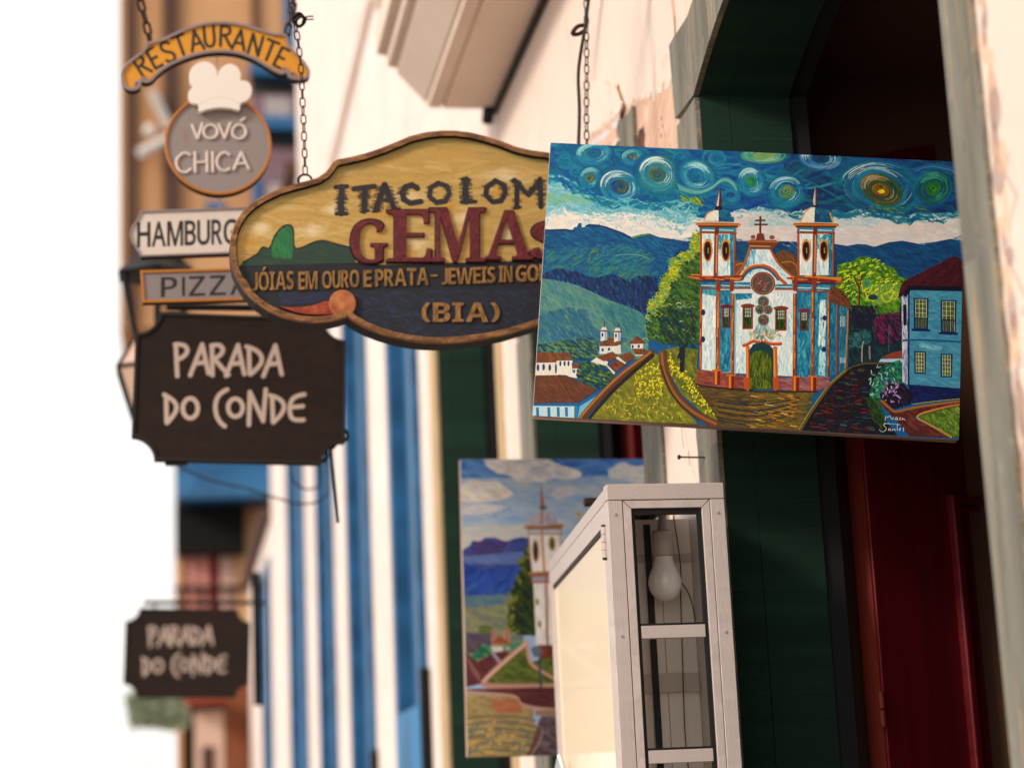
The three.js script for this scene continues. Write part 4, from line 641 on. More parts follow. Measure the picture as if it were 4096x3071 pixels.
  for (let k = 0; k < 4; k++) obj('knuckle', side(cyl([-0.0045, 2.0005 + k * 0.0128, -d0 + 0.001], [-0.0045, 2.0125 + k * 0.0128, -d0 + 0.001], 0.0052, 0.0052, 16)), M.alu, hg);
  obj('plate', [sb(d0 + 0.002, d0 + 0.024, 2.0, 2.051, -0.0022, -0.0002, 0.0005), sb(d0 - 0.012, d0 - 0.003, 2.0, 2.051, -0.0016, 0.0012, 0.0005)], M.aluDull, hg);
  obj('pin', [side(cyl([-0.0045, 1.997, -d0 + 0.001], [-0.0045, 2.0003, -d0 + 0.001], 0.0045)), side(cyl([-0.0045, 2.0518, -d0 + 0.001], [-0.0045, 2.0545, -d0 + 0.001], 0.004))], M.black, hg);
  // pointed steel catch at the far edge of the door
  obj('handle', side(extr(poly(smooth([[0, 0.056], [0.008, 0.04], [0.014, 0.02], [0.016, 0], [0.012, -0.05], [-0.012, -0.05], [-0.016, 0], [-0.014, 0.02], [-0.008, 0.04]], 3)), 0.006, 0.0025).rotateY(-0.9).translate(-0.012, 1.655, -0.79)), mat(0xc8c8c8, 0.25, { metalness: 0.9 }), c);
  // roof, wall-side panel, far end
  const backX = 0.189;
  obj('roof_panel', side(box(0.0245, 0.13, TOP - 0.012, TOP - 0.006, -LEN + 0.01, -d - 0.002)), M.aluDull, c);
  obj('roof_seal', [side(box(0.045, 0.057, TOP - 0.024, TOP - 0.0125, -LEN + 0.03, -d - 0.004)), side(box(0.10, 0.112, TOP - 0.024, TOP - 0.0125, -LEN + 0.03, -d - 0.004))], M.black, c);
  obj('back_panel', box(backX, backX + 0.005, YB + 0.02, TOP - 0.013, -LEN + 0.01, -d - 0.001), M.white, c);
  obj('roof_batten', side(box(0.03, 0.055, TOP - 0.03, TOP - 0.0125, -0.19, -d - 0.004)), mat(0x8a6a50, 0.8), c);
  obj('partition', box(0.042, backX - 0.001, YB + 0.05, TOP - 0.03, -0.205, -0.2), mat(0xf2e6da, 0.7), c);  // panel added ahead of the far end, set forward to catch more light
  for (const [y0, y1] of [[1.79, 1.822], [2.012, 2.026]]) obj('partition_rail', box(0.043, backX - 0.002, y0, y1, -0.199, -0.193), mat(0xcbbcae, 0.7), c);
  obj('partition_seal', box(0.104, 0.1155, YB + 0.06, TOP - 0.04, -0.1915, -0.189), M.black, c);
  for (const x of [0.075, 0.132]) obj('partition_groove', box(x, x + 0.0015, YB + 0.06, TOP - 0.04, -0.1998, -0.1985), M.aluDull, c);
  obj('end_panel', box(0.11, backX - 0.001, YB + 0.02, TOP - 0.013, -LEN + 0.006, -LEN + 0.0095), M.white, c);
  obj('floor_panel', box(0.03, backX - 0.001, YB + 0.03, YB + 0.045, -LEN + 0.03, -d - 0.004), M.aluDull, c);
  for (const y of [1.3, 0.9]) obj('shelf', box(0.05, backX - 0.002, y, y + 0.005, -0.188, -0.03), M.glass, c);

  const b = thing('light_bulb', 'unlit white bulb in a socket hanging inside the glass display case', 'light bulb', [0.8225, 1.94, -3.25]);
  const prof = [[0, 0], [0.008, 0.0006], [0.016, 0.0045], [0.0225, 0.011], [0.0268, 0.02], [0.0285, 0.03], [0.0275, 0.04], [0.024, 0.05], [0.0195, 0.06], [0.0165, 0.068], [0.0155, 0.0755]].map((p) => new THREE.Vector2(...p));
  obj('bulb', new THREE.LatheGeometry(prof, 28), new THREE.MeshPhysicalMaterial({ color: 0xfaf4ee, roughness: 0.3, clearcoat: 1, clearcoatRoughness: 0.2 }), b);
  obj('socket', new THREE.LatheGeometry([[0.0155, 0.0765], [0.0172, 0.0775], [0.018, 0.1], [0.0178, 0.116], [0.0165, 0.12], [0, 0.12]].map((p) => new THREE.Vector2(...p)), 24), mat(0xc9bcb2, 0.6), b);
  obj('mount', cyl([0, 0.119, 0], [0.004, 0.172, 0], 0.007), M.aluDull, b);
  const wi = thing('wire', 'two thin wires hanging behind the bulb inside the glass case', 'wire');
  obj('dark_wire', tube([[0.852, 2.09, -3.28], [0.859, 2.0, -3.28], [0.856, 1.95, -3.28], [0.853, 1.86, -3.28], [0.849, 1.72, -3.28], [0.851, 1.66, -3.28]], 0.0011, 40, 6), mat(0x2c3a2e, 0.6), wi);
  obj('green_wire', tube([[0.858, 1.975, -3.28], [0.868, 1.96, -3.28], [0.876, 1.935, -3.28], [0.879, 1.9, -3.28]], 0.0011, 24, 6), mat(0x2f4a3a, 0.6), wi);
}
{
  const p = thing('wall_peg', 'short black rod sticking out of the pier just above the display case', 'rod', [0, 0, 0]);
  obj('rod', cyl([0.785, 2.17, -3.62], [0.951, 2.178, -3.62], 0.0078, 0.0078, 18), M.black, p);
  obj('end_cap', cyl([0.768, 2.1693, -3.62], [0.7845, 2.17, -3.62], 0.0086, 0.0086, 18), M.rust, p);
  const k = thing('wall_peg', 'peg behind the church painting holding it off the door frame', 'rod'); obj('rod', cyl([0.99, 2.56, -3.1], [0.985, 2.58, -3.31], 0.005), M.iron, k);
  const k2 = thing('wall_peg', 'peg behind the tower painting holding it in the doorway', 'rod'); obj('rod', cyl([1.12, 2.33, -4.375], [1.12, 2.33, -5.08], 0.006), M.iron, k2);
}

// ---------------------------------------------------------------- paintings
function stretched(name, label, pos, w, h, t, faceTex, bumpTex, bs) {
  const g = thing(name, label, 'painting', pos, undefined);
  obj('canvas_face', planarUV(new THREE.PlaneGeometry(w - 0.002, h - 0.002).translate(0, 0, 0.0006), -w / 2, -h / 2, w, h), new THREE.MeshPhysicalMaterial({ color: 0xffffff, roughness: 0.6, specularIntensity: 0.5, map: faceTex, bumpMap: bumpTex, bumpScale: bs }), g);
  obj('canvas_edge', new RoundedBoxGeometry(w, h, t, 3, 0.0035).translate(0, 0, -t / 2), mat(0xffffff, 0.85, { map: rep(noiseTex(128, [150, 112, 96], [206, 184, 168], 6, 6, 4, 0.2), 1) }), g);
  return g;
}
// stronger pigment: saturation and contrast of a whole canvas
function grade(ctx, w, h, sat, con, mid = 122, tealness = 0) { const im = ctx.getImageData(0, 0, w, h), d = im.data; for (let i = 0; i < d.length; i += 4) { const l = 0.3 * d[i] + 0.59 * d[i + 1] + 0.11 * d[i + 2]; if (d[i + 2] > d[i] + 12) { const f = tealness * Math.min(1, (d[i + 2] - d[i]) / 70); d[i] *= 1 - 0.10 * f; d[i + 1] = Math.min(255, d[i + 1] * (1 + 0.14 * f)); d[i + 2] *= 1 - 0.10 * f; } for (let k = 0; k < 3; k++) d[i + k] = Math.max(0, Math.min(255, ((l + (d[i + k] - l) * sat) - 122) * con + mid)); } ctx.putImageData(im, 0, 0); }
{ // ---- large painting: white church under a curling blue sky
  const CW = 1536, CH = 1042, c = canvas(CW, CH), ctx = c.getContext('2d');
  const px = quadMap([[1185, 310], [2085, 346], [2073, 956], [1152, 893]], [[0, 0], [CW, 0], [CW, CH], [0, CH]]);
  const A = drawer(ctx, (x, y) => px(1144.4 + x * 0.22795, 296.9 + y * 0.22795)), B = drawer(ctx, (x, y) => px(1619.4 + x * 0.2279, 296.9 + y * 0.2279));
  const C = drawer(ctx, (x, y) => px(1144.4 + x * 0.21476, 620.8 + y * 0.21476)), D = drawer(ctx, (x, y) => px(1619.4 + x * 0.21964, 620.8 + y * 0.21964));
  const P = drawer(ctx, px);
  // sky
  ctx.fillStyle = '#10608f'; ctx.fillRect(0, 0, CW, CH);
  const fringe = (S, pts, n, cols, len, w, o = 16, ang = 0) => { for (let i = 0; i < n; i++) { const k = Math.floor(R() * (pts.length - 1)), p = pts[k], q = pts[k + 1], t = R(); ctx.globalAlpha = rr(0.4, 0.85); S.dab(p[0] + (q[0] - p[0]) * t + rr(-o, o), p[1] + (q[1] - p[1]) * t + rr(-o, o), Math.atan2(q[1] - p[1], q[0] - p[0]) + ang + rr(-0.6, 0.6), len * rr(0.5, 1.3), w * rr(0.5, 1.2), pick(cols), rr(-0.7, 0.7)); } ctx.globalAlpha = 1; };
  const sky = [[1150, 300], [2100, 330], [2100, 500], [1150, 480]];
  P.scatter(sky, 2600, ['#123f8c', '#0f5a94', '#1572a2', '#1a8098', '#1f7c80', '#134a92', '#0e6a96', '#1f8a96', '#0b5688', '#2c7a78'], 0.15, 46, 13, 0.5, 0.5);
  P.scatter([[1680, 320], [2100, 330], [2100, 490], [1700, 470]], 1500, ['#0a2e60', '#0b4670', '#0e5a78', '#083a60', '#0f5068', '#0c3a78', '#0a4c5c'], 0.2, 44, 13, 0.5, 0.5);
  // long flowing bands between the curls
  for (let i = 0; i < 90; i++) { const y0 = rr(300, 480), x0 = rr(1150, 1950), p = [], a = rr(8, 26), f = rr(0.016, 0.03), ph = R() * 6; for (let k = 0; k <= 8; k++) p.push([x0 + k * 26, y0 + k * 1.2 + a * Math.sin(ph + k * 26 * f)]); ctx.globalAlpha = rr(0.3, 0.6); P.line(p, pick(x0 > 1650 ? ['#0d4c78', '#12607a', '#0a3466', '#1f6f84', '#2a7a78', '#0c2f5a'] : ['#1a6a9c', '#2585a0', '#123f88', '#3a94a4', '#1f5a9c', '#2f8080', '#5aa4ac']), rr(5, 14)); } ctx.globalAlpha = 1;
  // curls: rings of arcs round a centre
  const curl = (S, x, y, rx, ry, cols, hi, mid, turns = 2, tilt = 0) => {
    const arc = (q, a0, a1, col, w) => { const p = []; for (let i = 0; i <= 14; i++) { const a = a0 + (a1 - a0) * i / 14, k = q * (1 + 0.08 * Math.sin(a * 2 + x)); const u = rx * k * Math.cos(a), v = ry * k * Math.sin(a); p.push([x + u * Math.cos(tilt) - v * Math.sin(tilt), y + u * Math.sin(tilt) + v * Math.cos(tilt)]); } S.line(p, col, w); };
    const big = Math.min(1.6, Math.max(0.7, rx / 150));
    for (let i = 0; i < 26; i++) { ctx.globalAlpha = 0.3; const q = rr(1.0, 1.3), a = rr(0, 6.28); arc(q, a, a + rr(0.8, 2.2), pick(['#14608f', '#1d7a9c', '#2a7f86', '#0f4f88', '#1a6a80']), rr(6, 12) * big); }
    for (let i = 0; i < 95; i++) { ctx.globalAlpha = 0.3; const q = 0.2 + 0.85 * R(), a = rr(0, 6.28); arc(q, a, a + rr(0.8, 2.4), pick(cols), rr(5, 12) * big); }
    for (let i = 0; i < 46; i++) { ctx.globalAlpha = 0.5; const q = rr(0.05, 0.45), a = rr(0, 6.28); arc(q, a, a + rr(1, 2.4), pick(mid), rr(4, 8) * big); }
    for (let i = 0; i < 16; i++) { ctx.globalAlpha = rr(0.4, 0.7); const q = rr(0.5, 1.0), a = rr(0, 6.28); arc(q, a, a + rr(0.4, 1.2), pick(cols), rr(2, 4)); }
    const h0 = rr(3.0, 4.2); for (let i = 0; i < 24; i++) { ctx.globalAlpha = rr(0.5, 0.95); const q = rr(0.62, 1.05), a = h0 + rr(-0.5, 0.7); arc(q, a, a + rr(0.6, 1.6), pick(hi), rr(1.6, 4)); }
    for (let i = 0; i < 12; i++) { ctx.globalAlpha = rr(0.4, 0.8); const q = rr(0.5, 0.9), a = h0 + rr(2.2, 3.4); arc(q, a, a + rr(0.5, 1.2), pick(hi), rr(1.5, 3)); } ctx.globalAlpha = 1;
  };
  const bl = ['#1f7fae', '#3a8cae', '#25829e', '#4f98a8', '#1b66a0', '#3a8892'], wh = ['#c8d8dc', '#e4e6e0', '#a8ccd4', '#d8e0dc'], gr = ['#2e6a7a', '#4a6e60', '#1f4f84', '#6a7a40', '#8a8038'];
  for (const [x, y, q] of [[330, 250, 90], [700, 250, 80], [1010, 480, 90], [1400, 200, 90], [1720, 200, 120], [1870, 560, 80], [1300, 560, 70], [420, 330, 70]]) { ctx.globalAlpha = 1; for (let i = 0; i < 40; i++) { ctx.globalAlpha = 0.3; const k = rr(0.2, 1.1), a = rr(0, 6.28), p = []; for (let n = 0; n <= 8; n++) { const t = a + n * 0.22; p.push([x + q * k * Math.cos(t), y + q * k * 0.8 * Math.sin(t)]); } A.line(p, pick(['#1a6a9c', '#2585a0', '#123f88', '#3a94a4', '#2f8080', '#4a9cac']), rr(4, 10)); } } ctx.globalAlpha = 1;
  for (const [x, y, q] of [[420, 300, 130], [860, 420, 110], [960, 250, 90], [1540, 560, 90]]) { for (let i = 0; i < 46; i++) { ctx.globalAlpha = 0.3; const k = rr(0.2, 1.1), a = rr(0, 6.28), p = []; for (let n = 0; n <= 8; n++) { const t = a + n * 0.22; p.push([x + q * k * Math.cos(t), y + q * k * 0.8 * Math.sin(t)]); } B.line(p, pick(['#0d4c78', '#12607a', '#0a3466', '#1f6f84', '#1a5a6a', '#3a6a8a']), rr(4, 11)); } } ctx.globalAlpha = 1;
  curl(A, 580, 160, 150, 110, bl, ['#8fc0c8', '#a8cccc'], ['#2a6a8a', '#3a7a88', '#1b5a90']);
  curl(A, 945, 190, 90, 70, bl, ['#8fb8a8', '#6aa0a0'], ['#1a4a8a', '#6a7a50', '#2a5a7a', '#b08a3a']);
  curl(A, 550, 390, 95, 90, bl, ['#7ab0b0', '#8abcbc'], ['#6a7a3a', '#2a5a74', '#8a8038']);
  curl(A, 830, 470, 165, 150, ['#2a80b0', '#4a94b2', '#6aa8b8', '#2f829c', '#1d5ea0', '#3a7c8a'], wh, ['#2b3f6a', '#7a7a34', '#3a5a64', '#20508a']);
  curl(A, 1180, 350, 185, 150, ['#2f86aa', '#5a9ca4', '#4a9098', '#267a9c', '#6aa09a', '#5a8a78'], wh, ['#7a7030', '#23577a', '#8f7a34', '#3a6a74']);
  curl(A, 1545, 370, 160, 120, ['#2a84ae', '#4f9cae', '#2f889e', '#1a629c', '#5a9ca4'], ['#a8ccd4', '#c4d8d8', '#7fbcc8'], ['#12557f', '#1f8a9a', '#1a6a9a'], 2, 0.2);
  for (let i = 0; i < 22; i++) { const o = rr(-40, 40); ctx.globalAlpha = rr(0.4, 0.9); A.line([[1380 + o * 0.4, 480 + o], [1520, 540 + o * 0.6], [1680, 500 + o * 0.5], [1780, 400 + o * 0.5], [1870, 410 + o * 0.6], [1930, 490 + o]], pick(['#6aa89a', '#4a94a0', '#9cc0b4', '#3a86a0', '#2a7a90']), rr(2, 5)); } ctx.globalAlpha = 1;
  curl(A, 2060, 420, 120, 120, bl, ['#9cc4c8', '#bcd4d4'], ['#2a8a5a', '#b0602a', '#1f6a5a', '#3a9a6a']);
  curl(B, 90, 170, 190, 70, ['#5a9c98', '#7aa878', '#3a8494', '#9ab870'], ['#a8c0a0', '#8fb8b0'], ['#8aa060', '#6a9a6a']);
  curl(B, 640, 190, 190, 95, ['#2a6a9a', '#7a9cb4', '#1a4f84', '#9cb0bc'], ['#c0c8cc', '#a8bcc8'], ['#0f3a5e', '#174a6a']);
  curl(B, 310, 510, 150, 150, ['#1d6f94', '#2f8a98', '#14588a', '#3a8a8a'], ['#d8dcd8', '#8fb8cc', '#5a9cbc'], ['#2f8a70', '#8a8a3a', '#1f7a7a', '#a88a50']);
  curl(B, 1210, 470, 370, 220, ['#1f6a8a', '#134a74', '#3a8090', '#0f3c64', '#6a94a0'], ['#c8d0d0', '#dcdcd4', '#8ab0bc'], ['#12384e', '#1a4a40'], 2, 0.25);
  curl(B, 1220, 490, 185, 140, ['#6a4a24', '#2a5a44', '#8a5a2c', '#1f4a3a', '#4a6a3c'], ['#b0a890', '#8f6a40', '#a07a48'], ['#8a6a1c', '#a8801e', '#6a3a1c'], 2, 0.3);
  B.ell(1228, 508, 34, 20, '#c8c030'); B.ell(1190, 528, 20, 10, '#a03a1c'); B.ell(1240, 500, 14, 8, '#e4dc6a');
  curl(B, 1730, 470, 150, 160, ['#14506a', '#0f3a50', '#1f6a6a', '#2a7a50'], ['#5a9a94', '#4a8a6a'], ['#2a7a3a', '#5a8a2c', '#1a5a3a']);
  for (let i = 0; i < 12; i++) B.line([[1520 + i * 4, 290 + i * 2], [1650, 245 + i * 2], [1800, 235 + i * 3], [1930, 270 + i * 4]], pick(['#2a6a9a', '#5a8ab0', '#1a4a7a']), 2);
  for (let i = 0; i < 40; i++) A.dab(rr(1400, 1600), rr(570, 640), 0.7, rr(12, 26), 3, pick(['#9ab030', '#7a9a3a', '#b8b83a', '#4a9a6a']));
  for (let i = 0; i < 50; i++) B.dab(rr(1120, 1680), rr(640, 720), 0.3, rr(10, 26), 3, pick(['#8a9a2a', '#3a7a5a', '#a8a030', '#1f6a6a', '#2a7a7a']));
  // pale lower sky and clouds
  const pale = [[140, 400], [300, 420], [420, 500], [620, 600], [760, 640], [960, 630], [1180, 660], [1400, 640], [1560, 690], [1560, 1000], [130, 900]];
  A.fill(pale, '#7fb2c0', true); A.scatter(pale, 900, ['#8cbcc4', '#6aa8b8', '#9cc4c8', '#a8c8cc', '#78acac', '#5a9cb0'], 0.25, 30, 8, 0.6, 0.6);
  fringe(A, pale.slice(0, 9), 260, ['#7fb8c4', '#5aa4b4', '#8cc0c8', '#3a90a8', '#9cc8c8'], 34, 9, 30); fringe(A, pale.slice(0, 9), 120, ['#12609a', '#1a7a98', '#2a8088'], 30, 8, 30);
  A.scatter([[140, 520], [420, 560], [600, 610], [150, 640]], 120, ['#8ab878', '#7aa890'], 0.2, 26, 7, 0.4);
  const cl = [[130, 800], [200, 730], [300, 700], [420, 740], [540, 770], [660, 740], [760, 770], [880, 740], [960, 770], [1080, 760], [1200, 800], [1300, 830], [1400, 870], [1480, 830], [1580, 790], [1580, 1000], [130, 900]];
  A.fill(cl, '#d8d4cc', true); A.scatter(cl, 500, ['#e4ddd0', '#d4d4d0', '#ece2d4', '#c4ccd0', '#dcd0c0'], 0.1, 26, 9, 0.7, 0.8);
  fringe(A, cl.slice(0, 15), 260, ['#e4ddd0', '#d4d4d0', '#ece2d4', '#a8c4cc', '#8cb8c4'], 26, 9, 26);
  for (let i = 0; i < 46; i++) { const x = rr(160, 1560), y = rr(640, 880); ctx.globalAlpha = 0.6; A.line([[x - 24, y + 14], [x - 18, y - 14], [x + 12, y - 18], [x + 26, y + 8]], pick(['#e0dcd4', '#9cc0cc', '#c4d0d4', '#b0ccd4']), rr(2, 5)); } ctx.globalAlpha = 1;
  const bcl = [[-190, 730], [-80, 720], [60, 700], [160, 720], [380, 740], [460, 720], [780, 730], [900, 745], [1040, 715], [1200, 740], [1400, 790], [1520, 780], [1580, 745], [1700, 770], [1860, 780], [2040, 720], [2060, 1020], [-190, 1060]];
  B.fill(bcl, '#ccc4c0', true); B.scatter(bcl, 900, ['#d8cec8', '#c4c0c0', '#d4c4bc', '#bcc4c8', '#dcd4cc', '#cbbab2'], 0.08, 30, 9, 0.6, 0.7);
  B.scatter([[-40, 720], [760, 730], [1240, 760], [1180, 860], [-40, 850]], 260, ['#8ab4c0', '#a4c0c8', '#9cbcb8', '#b8ccd0'], 0.2, 26, 7, 0.5, 0.8);
  B.scatter([[1240, 740], [1560, 730], [2040, 690], [2040, 760], [1500, 790]], 200, ['#5a94a0', '#7aa8b0', '#3a8090', '#a0bcc0'], 0.1, 26, 6, 0.5, 0.8);
  fringe(B, bcl.slice(0, 15), 300, ['#d8cec8', '#bcc8cc', '#8ab0bc', '#dcd4cc', '#5a94a4', '#a4bcc4'], 28, 9, 26); fringe(B, bcl.slice(4, 15), 90, ['#1a6a88', '#2a7a80', '#14587a'], 28, 8, 24);
  // mountains
  const mt = [[120, 880], [330, 872], [395, 885], [410, 855], [430, 860], [450, 818], [475, 818], [478, 860], [510, 850], [540, 825], [640, 832], [760, 870], [860, 905], [940, 948], [1040, 920], [1110, 915], [1200, 950], [1320, 965], [1430, 985], [1580, 985], [1580, 1660], [90, 1660]];
  A.fill(mt, '#1a5a84'); A.scatter(mt, 2600, ['#246a92', '#15547e', '#316c98', '#1c5a84', '#3a7a9c', '#1f5a80', '#124c74', '#4a86a0'], 0.45, 26, 6, 0.6, 0.4);
  A.line([[130, 885], [330, 876], [400, 888]], '#123c68', 5); A.line([[520, 842], [640, 836], [760, 874], [930, 950]], '#143f70', 6); A.line([[950, 955], [1050, 922], [1110, 918]], '#6a9a50', 5);
  A.scatter([[140, 1060], [500, 1040], [900, 1000], [1150, 1100], [1200, 1300], [900, 1370], [740, 1290], [600, 1340], [400, 1270], [150, 1250]], 900, ['#3a6e88', '#44788c', '#2d5c80', '#4c8478', '#5a8a6a', '#2f6284'], 2.6, 28, 6, 0.6, 0.4);
  ctx.globalAlpha = 0.6; for (let i = 0; i < 26; i++) A.dab(rr(500, 1000), rr(1070, 1330), -0.9 + rr(-0.5, 0.5), rr(12, 26), 7, pick(['#6a8a4a', '#3a8a98', '#4a8a68', '#7a8048', '#3a8090']), 0.5); ctx.globalAlpha = 1;
  A.line([[800, 1120], [900, 1105], [1040, 1120], [1110, 1150]], '#7aa0a8', 3);
  const navy = [[120, 1290], [260, 1235], [430, 1270], [600, 1330], [760, 1290], [900, 1350], [1040, 1300], [1190, 1330], [1200, 1500], [1090, 1660], [1000, 1660], [700, 1520], [380, 1380], [100, 1340]];
  A.scatter(navy, 1500, ['#232f5c', '#2a3768', '#1f2a50', '#34406c', '#2c4a6a', '#3a4466', '#26304a'], 1.2, 20, 6, 0.75, 0.4);
  const hillG = [[95, 1330], [240, 1350], [400, 1385], [560, 1450], [720, 1530], [880, 1590], [1010, 1640], [1080, 1700], [1120, 2100], [80, 2050]];
  A.fill(hillG, '#5a8688'); A.scatter(hillG, 2200, ['#649090', '#558286', '#6e9486', '#4c7a84', '#789a80', '#447282', '#5e8a80', '#8a9a78'], 0.8, 24, 6, 0.55, 0.4);
  C.scatter([[100, 260], [380, 190], [560, 220], [640, 400], [1000, 520], [700, 620], [90, 560]], 900, ['#3a6a8a', '#43708c', '#335f80', '#4c7c8a', '#3c6478'], 0.8, 24, 6, 0.6, 0.4);
  C.scatter([[640, 120], [960, 180], [1150, 330], [1150, 560], [940, 480], [760, 320]], 700, ['#4a7e86', '#5a8c84', '#3c6e84', '#54847a', '#32607a'], 0.9, 24, 6, 0.6);
  const bm = [[770, 1010], [900, 1030], [1000, 1012], [1080, 1015], [1160, 1040], [1300, 995], [1430, 980], [1540, 1000], [1640, 1022], [1780, 985], [1900, 962], [2030, 985], [2040, 1460], [770, 1400]];
  B.fill(bm, '#0f4a74'); B.scatter(bm, 1900, ['#125480', '#0b4a6e', '#175e84', '#0c4878', '#1a6688', '#0a4062', '#125070'], 0.4, 26, 6, 0.65, 0.4);
  B.scatter([[-60, 980], [440, 990], [430, 1200], [200, 1150], [-60, 1200]], 300, ['#125480', '#0b4a6e', '#0f5a78', '#0c3a66'], 0.4, 24, 6, 0.8);
  A.scatter([[1420, 990], [1600, 985], [1600, 1300], [1250, 1250]], 500, ['#124c74', '#1c4c84', '#123a6a', '#205a8a'], 0.6, 22, 6, 0.7);
  A.fill([[1880, 1000], [1960, 985], [2160, 990], [2160, 1240], [1880, 1240]], '#125480'); A.scatter([[1900, 985], [2150, 985], [2150, 1200], [1900, 1200]], 240, ['#10507a', '#0b4a6e', '#17607f'], 0.6, 22, 6, 0.8);
  // tall tree left of the church
  const tree = [[1580, 905], [1520, 925], [1495, 990], [1500, 1040], [1440, 1090], [1380, 1120], [1290, 1180], [1310, 1230], [1290, 1290], [1215, 1320], [1220, 1400], [1180, 1470], [1160, 1530], [1100, 1550], [1090, 1660], [1080, 1780], [1100, 1900], [1240, 1950], [1620, 1960], [1600, 1400], [1585, 1300]];
  A.fill(tree, '#36562f'); A.scatter(tree, 2600, ['#3d6034', '#4c6e34', '#2c4a34', '#5a7a36', '#2f5a48', '#6a8436', '#25403a', '#77883a'], 0.6, 20, 7, 0.75, 0.9);
  for (let i = 0; i < 520; i++) { const k = Math.floor(R() * 14), p = tree[k], q = tree[k + 1], t = R(), o = rr(0, 90); A.dab(p[0] + (q[0] - p[0]) * t + o, p[1] + (q[1] - p[1]) * t + rr(-20, 60), rr(-0.6, 1.2), rr(8, 18), rr(3, 6), pick(['#9aa83a', '#b4b43c', '#7f9a38', '#c4c040', '#8a9a4a', '#5c9a8a']), rr(-1, 1)); }
  for (let i = 0; i < 40; i++) { const x = rr(1130, 1640), y = rr(60, 560), s = rr(18, 36); C.line([[x - s, y], [x - s * 0.6, y - s * 0.7], [x + s * 0.3, y - s * 0.8], [x + s, y - s * 0.1]], pick(['#c0c890', '#8fb8a0', '#a8a848', '#d4d8b0', '#c08a3a', '#9cc4b0']), rr(1.5, 3)); }
  C.scatter([[1230, 240], [1660, 200], [1660, 620], [1350, 580]], 260, ['#23404a', '#1f3a4c', '#2a4a3a', '#1c3040'], 0.8, 18, 7, 0.6);
  // far hamlet
  const house = (roof, wall, rc, wc, wins = []) => { C.fill(wall, wc); C.scatter(wall, 70, ['#e0dccc', '#cfd4cc', '#d8c8b4', '#c8d0d0'], 1.4, 12, 4, 0.6); C.fill(roof, rc); C.scatter(roof, 160, ['#7a4a34', '#8a5a3c', '#6a4030', '#6a5444', '#9a6a48'], 0.7, 14, 4, 0.5); for (const [x, y, rx, ry] of wins) C.ell(x, y, rx, ry, '#3a4a86'); };
  C.scatter([[70, 560], [420, 510], [640, 490], [700, 640], [640, 760], [70, 640]], 420, ['#24405c', '#2c4a52', '#1f3850', '#3a5a48', '#5a7a3a', '#8a9a34'], 0.5, 14, 6, 0.75);
  house([[690, 560], [780, 498], [850, 500], [915, 550], [860, 580], [690, 582]], [[690, 580], [900, 570], [905, 660], [690, 660]], '#7a5238', '#ccd0c8', [[722, 618, 10, 16], [785, 612, 10, 16]]);
  for (const [x, s] of [[735, 0], [868, 8]]) { C.fill([[x - 36, 435 + s], [x + 34, 435 + s], [x + 30, 520 + s], [x - 34, 535 + s]], '#d6d2c8'); C.fill([[x + 6, 435 + s], [x + 34, 435 + s], [x + 32, 520 + s], [x + 8, 525 + s]], '#9cb0c0'); C.ell(x - 16, 470 + s, 8, 20, '#3a4a8a'); C.fill([[x - 46, 425 + s], [x + 40, 425 + s], [x + 36, 437 + s], [x - 40, 437 + s]], '#8a4a3a'); C.fill([[x - 38, 424 + s], [x - 18, 392 + s], [x + 14, 388 + s], [x + 34, 422 + s]], '#c4ccd4'); C.line([[x, 390 + s], [x + 2, 350 + s]], '#7a2f34', 4); }
  house([[975, 548], [1060, 480], [1140, 545], [1125, 560], [985, 562]], [[1000, 560], [1125, 560], [1120, 610], [1000, 608]], '#8a4f38', '#d4d4cc', [[1018, 588, 10, 16], [1078, 586, 10, 16]]);
  house([[1010, 612], [1130, 610], [1180, 640], [1150, 668], [1050, 668]], [[1040, 668], [1130, 668], [1120, 680], [1045, 680]], '#6a4634', '#b8c0c0');
  house([[660, 690], [820, 636], [872, 676], [840, 722], [730, 730]], [[600, 740], [660, 692], [780, 735], [760, 790], [620, 760]], '#7f4c36', '#dcd4c4');
  house([[870, 680], [980, 640], [1050, 690], [960, 750]], [[850, 690], [880, 690], [960, 755], [900, 770]], '#7a4c38', '#d4d8d4');
  house([[780, 770], [870, 716], [960, 772], [850, 840]], [[770, 770], [850, 845], [830, 880], [760, 800]], '#6a4030', '#d8dcd8');
  house([[70, 640], [270, 640], [285, 738], [66, 742]], [[62, 742], [285, 738], [290, 870], [50, 870]], '#76503a', '#d8d2c2', [[90, 790, 12, 34], [145, 785, 12, 32], [205, 790, 12, 32]]);
  house([[255, 640], [390, 642], [428, 720], [280, 722]], [[270, 722], [428, 720], [430, 880], [280, 860]], '#6a5a48', '#dcd8c8', [[308, 752, 9, 26], [350, 752, 9, 24], [388, 752, 9, 24], [265, 800, 8, 50]]);
  house([[420, 748], [510, 748], [512, 798], [425, 800]], [[430, 800], [512, 796], [500, 860], [440, 870]], '#6f4a38', '#b8c8d0', [[445, 832, 8, 20], [478, 828, 8, 20]]);
  C.fill([[430, 840], [520, 860], [470, 900], [380, 880]], '#d8d8d0');
  C.scatter([[500, 740], [620, 740], [760, 780], [850, 880], [830, 960], [700, 1010], [560, 980], [460, 880]], 620, ['#1f3a5a', '#284a58', '#1c3050', '#3a6a50', '#6a8a3a', '#a8a83a', '#24506a'], 0.5, 14, 6, 0.8);
  house([[50, 868], [360, 866], [450, 910], [670, 1018], [490, 1140], [36, 1142]], [[36, 1150], [490, 1150], [475, 1300], [20, 1290]], '#6e4836', '#b4ccd4');
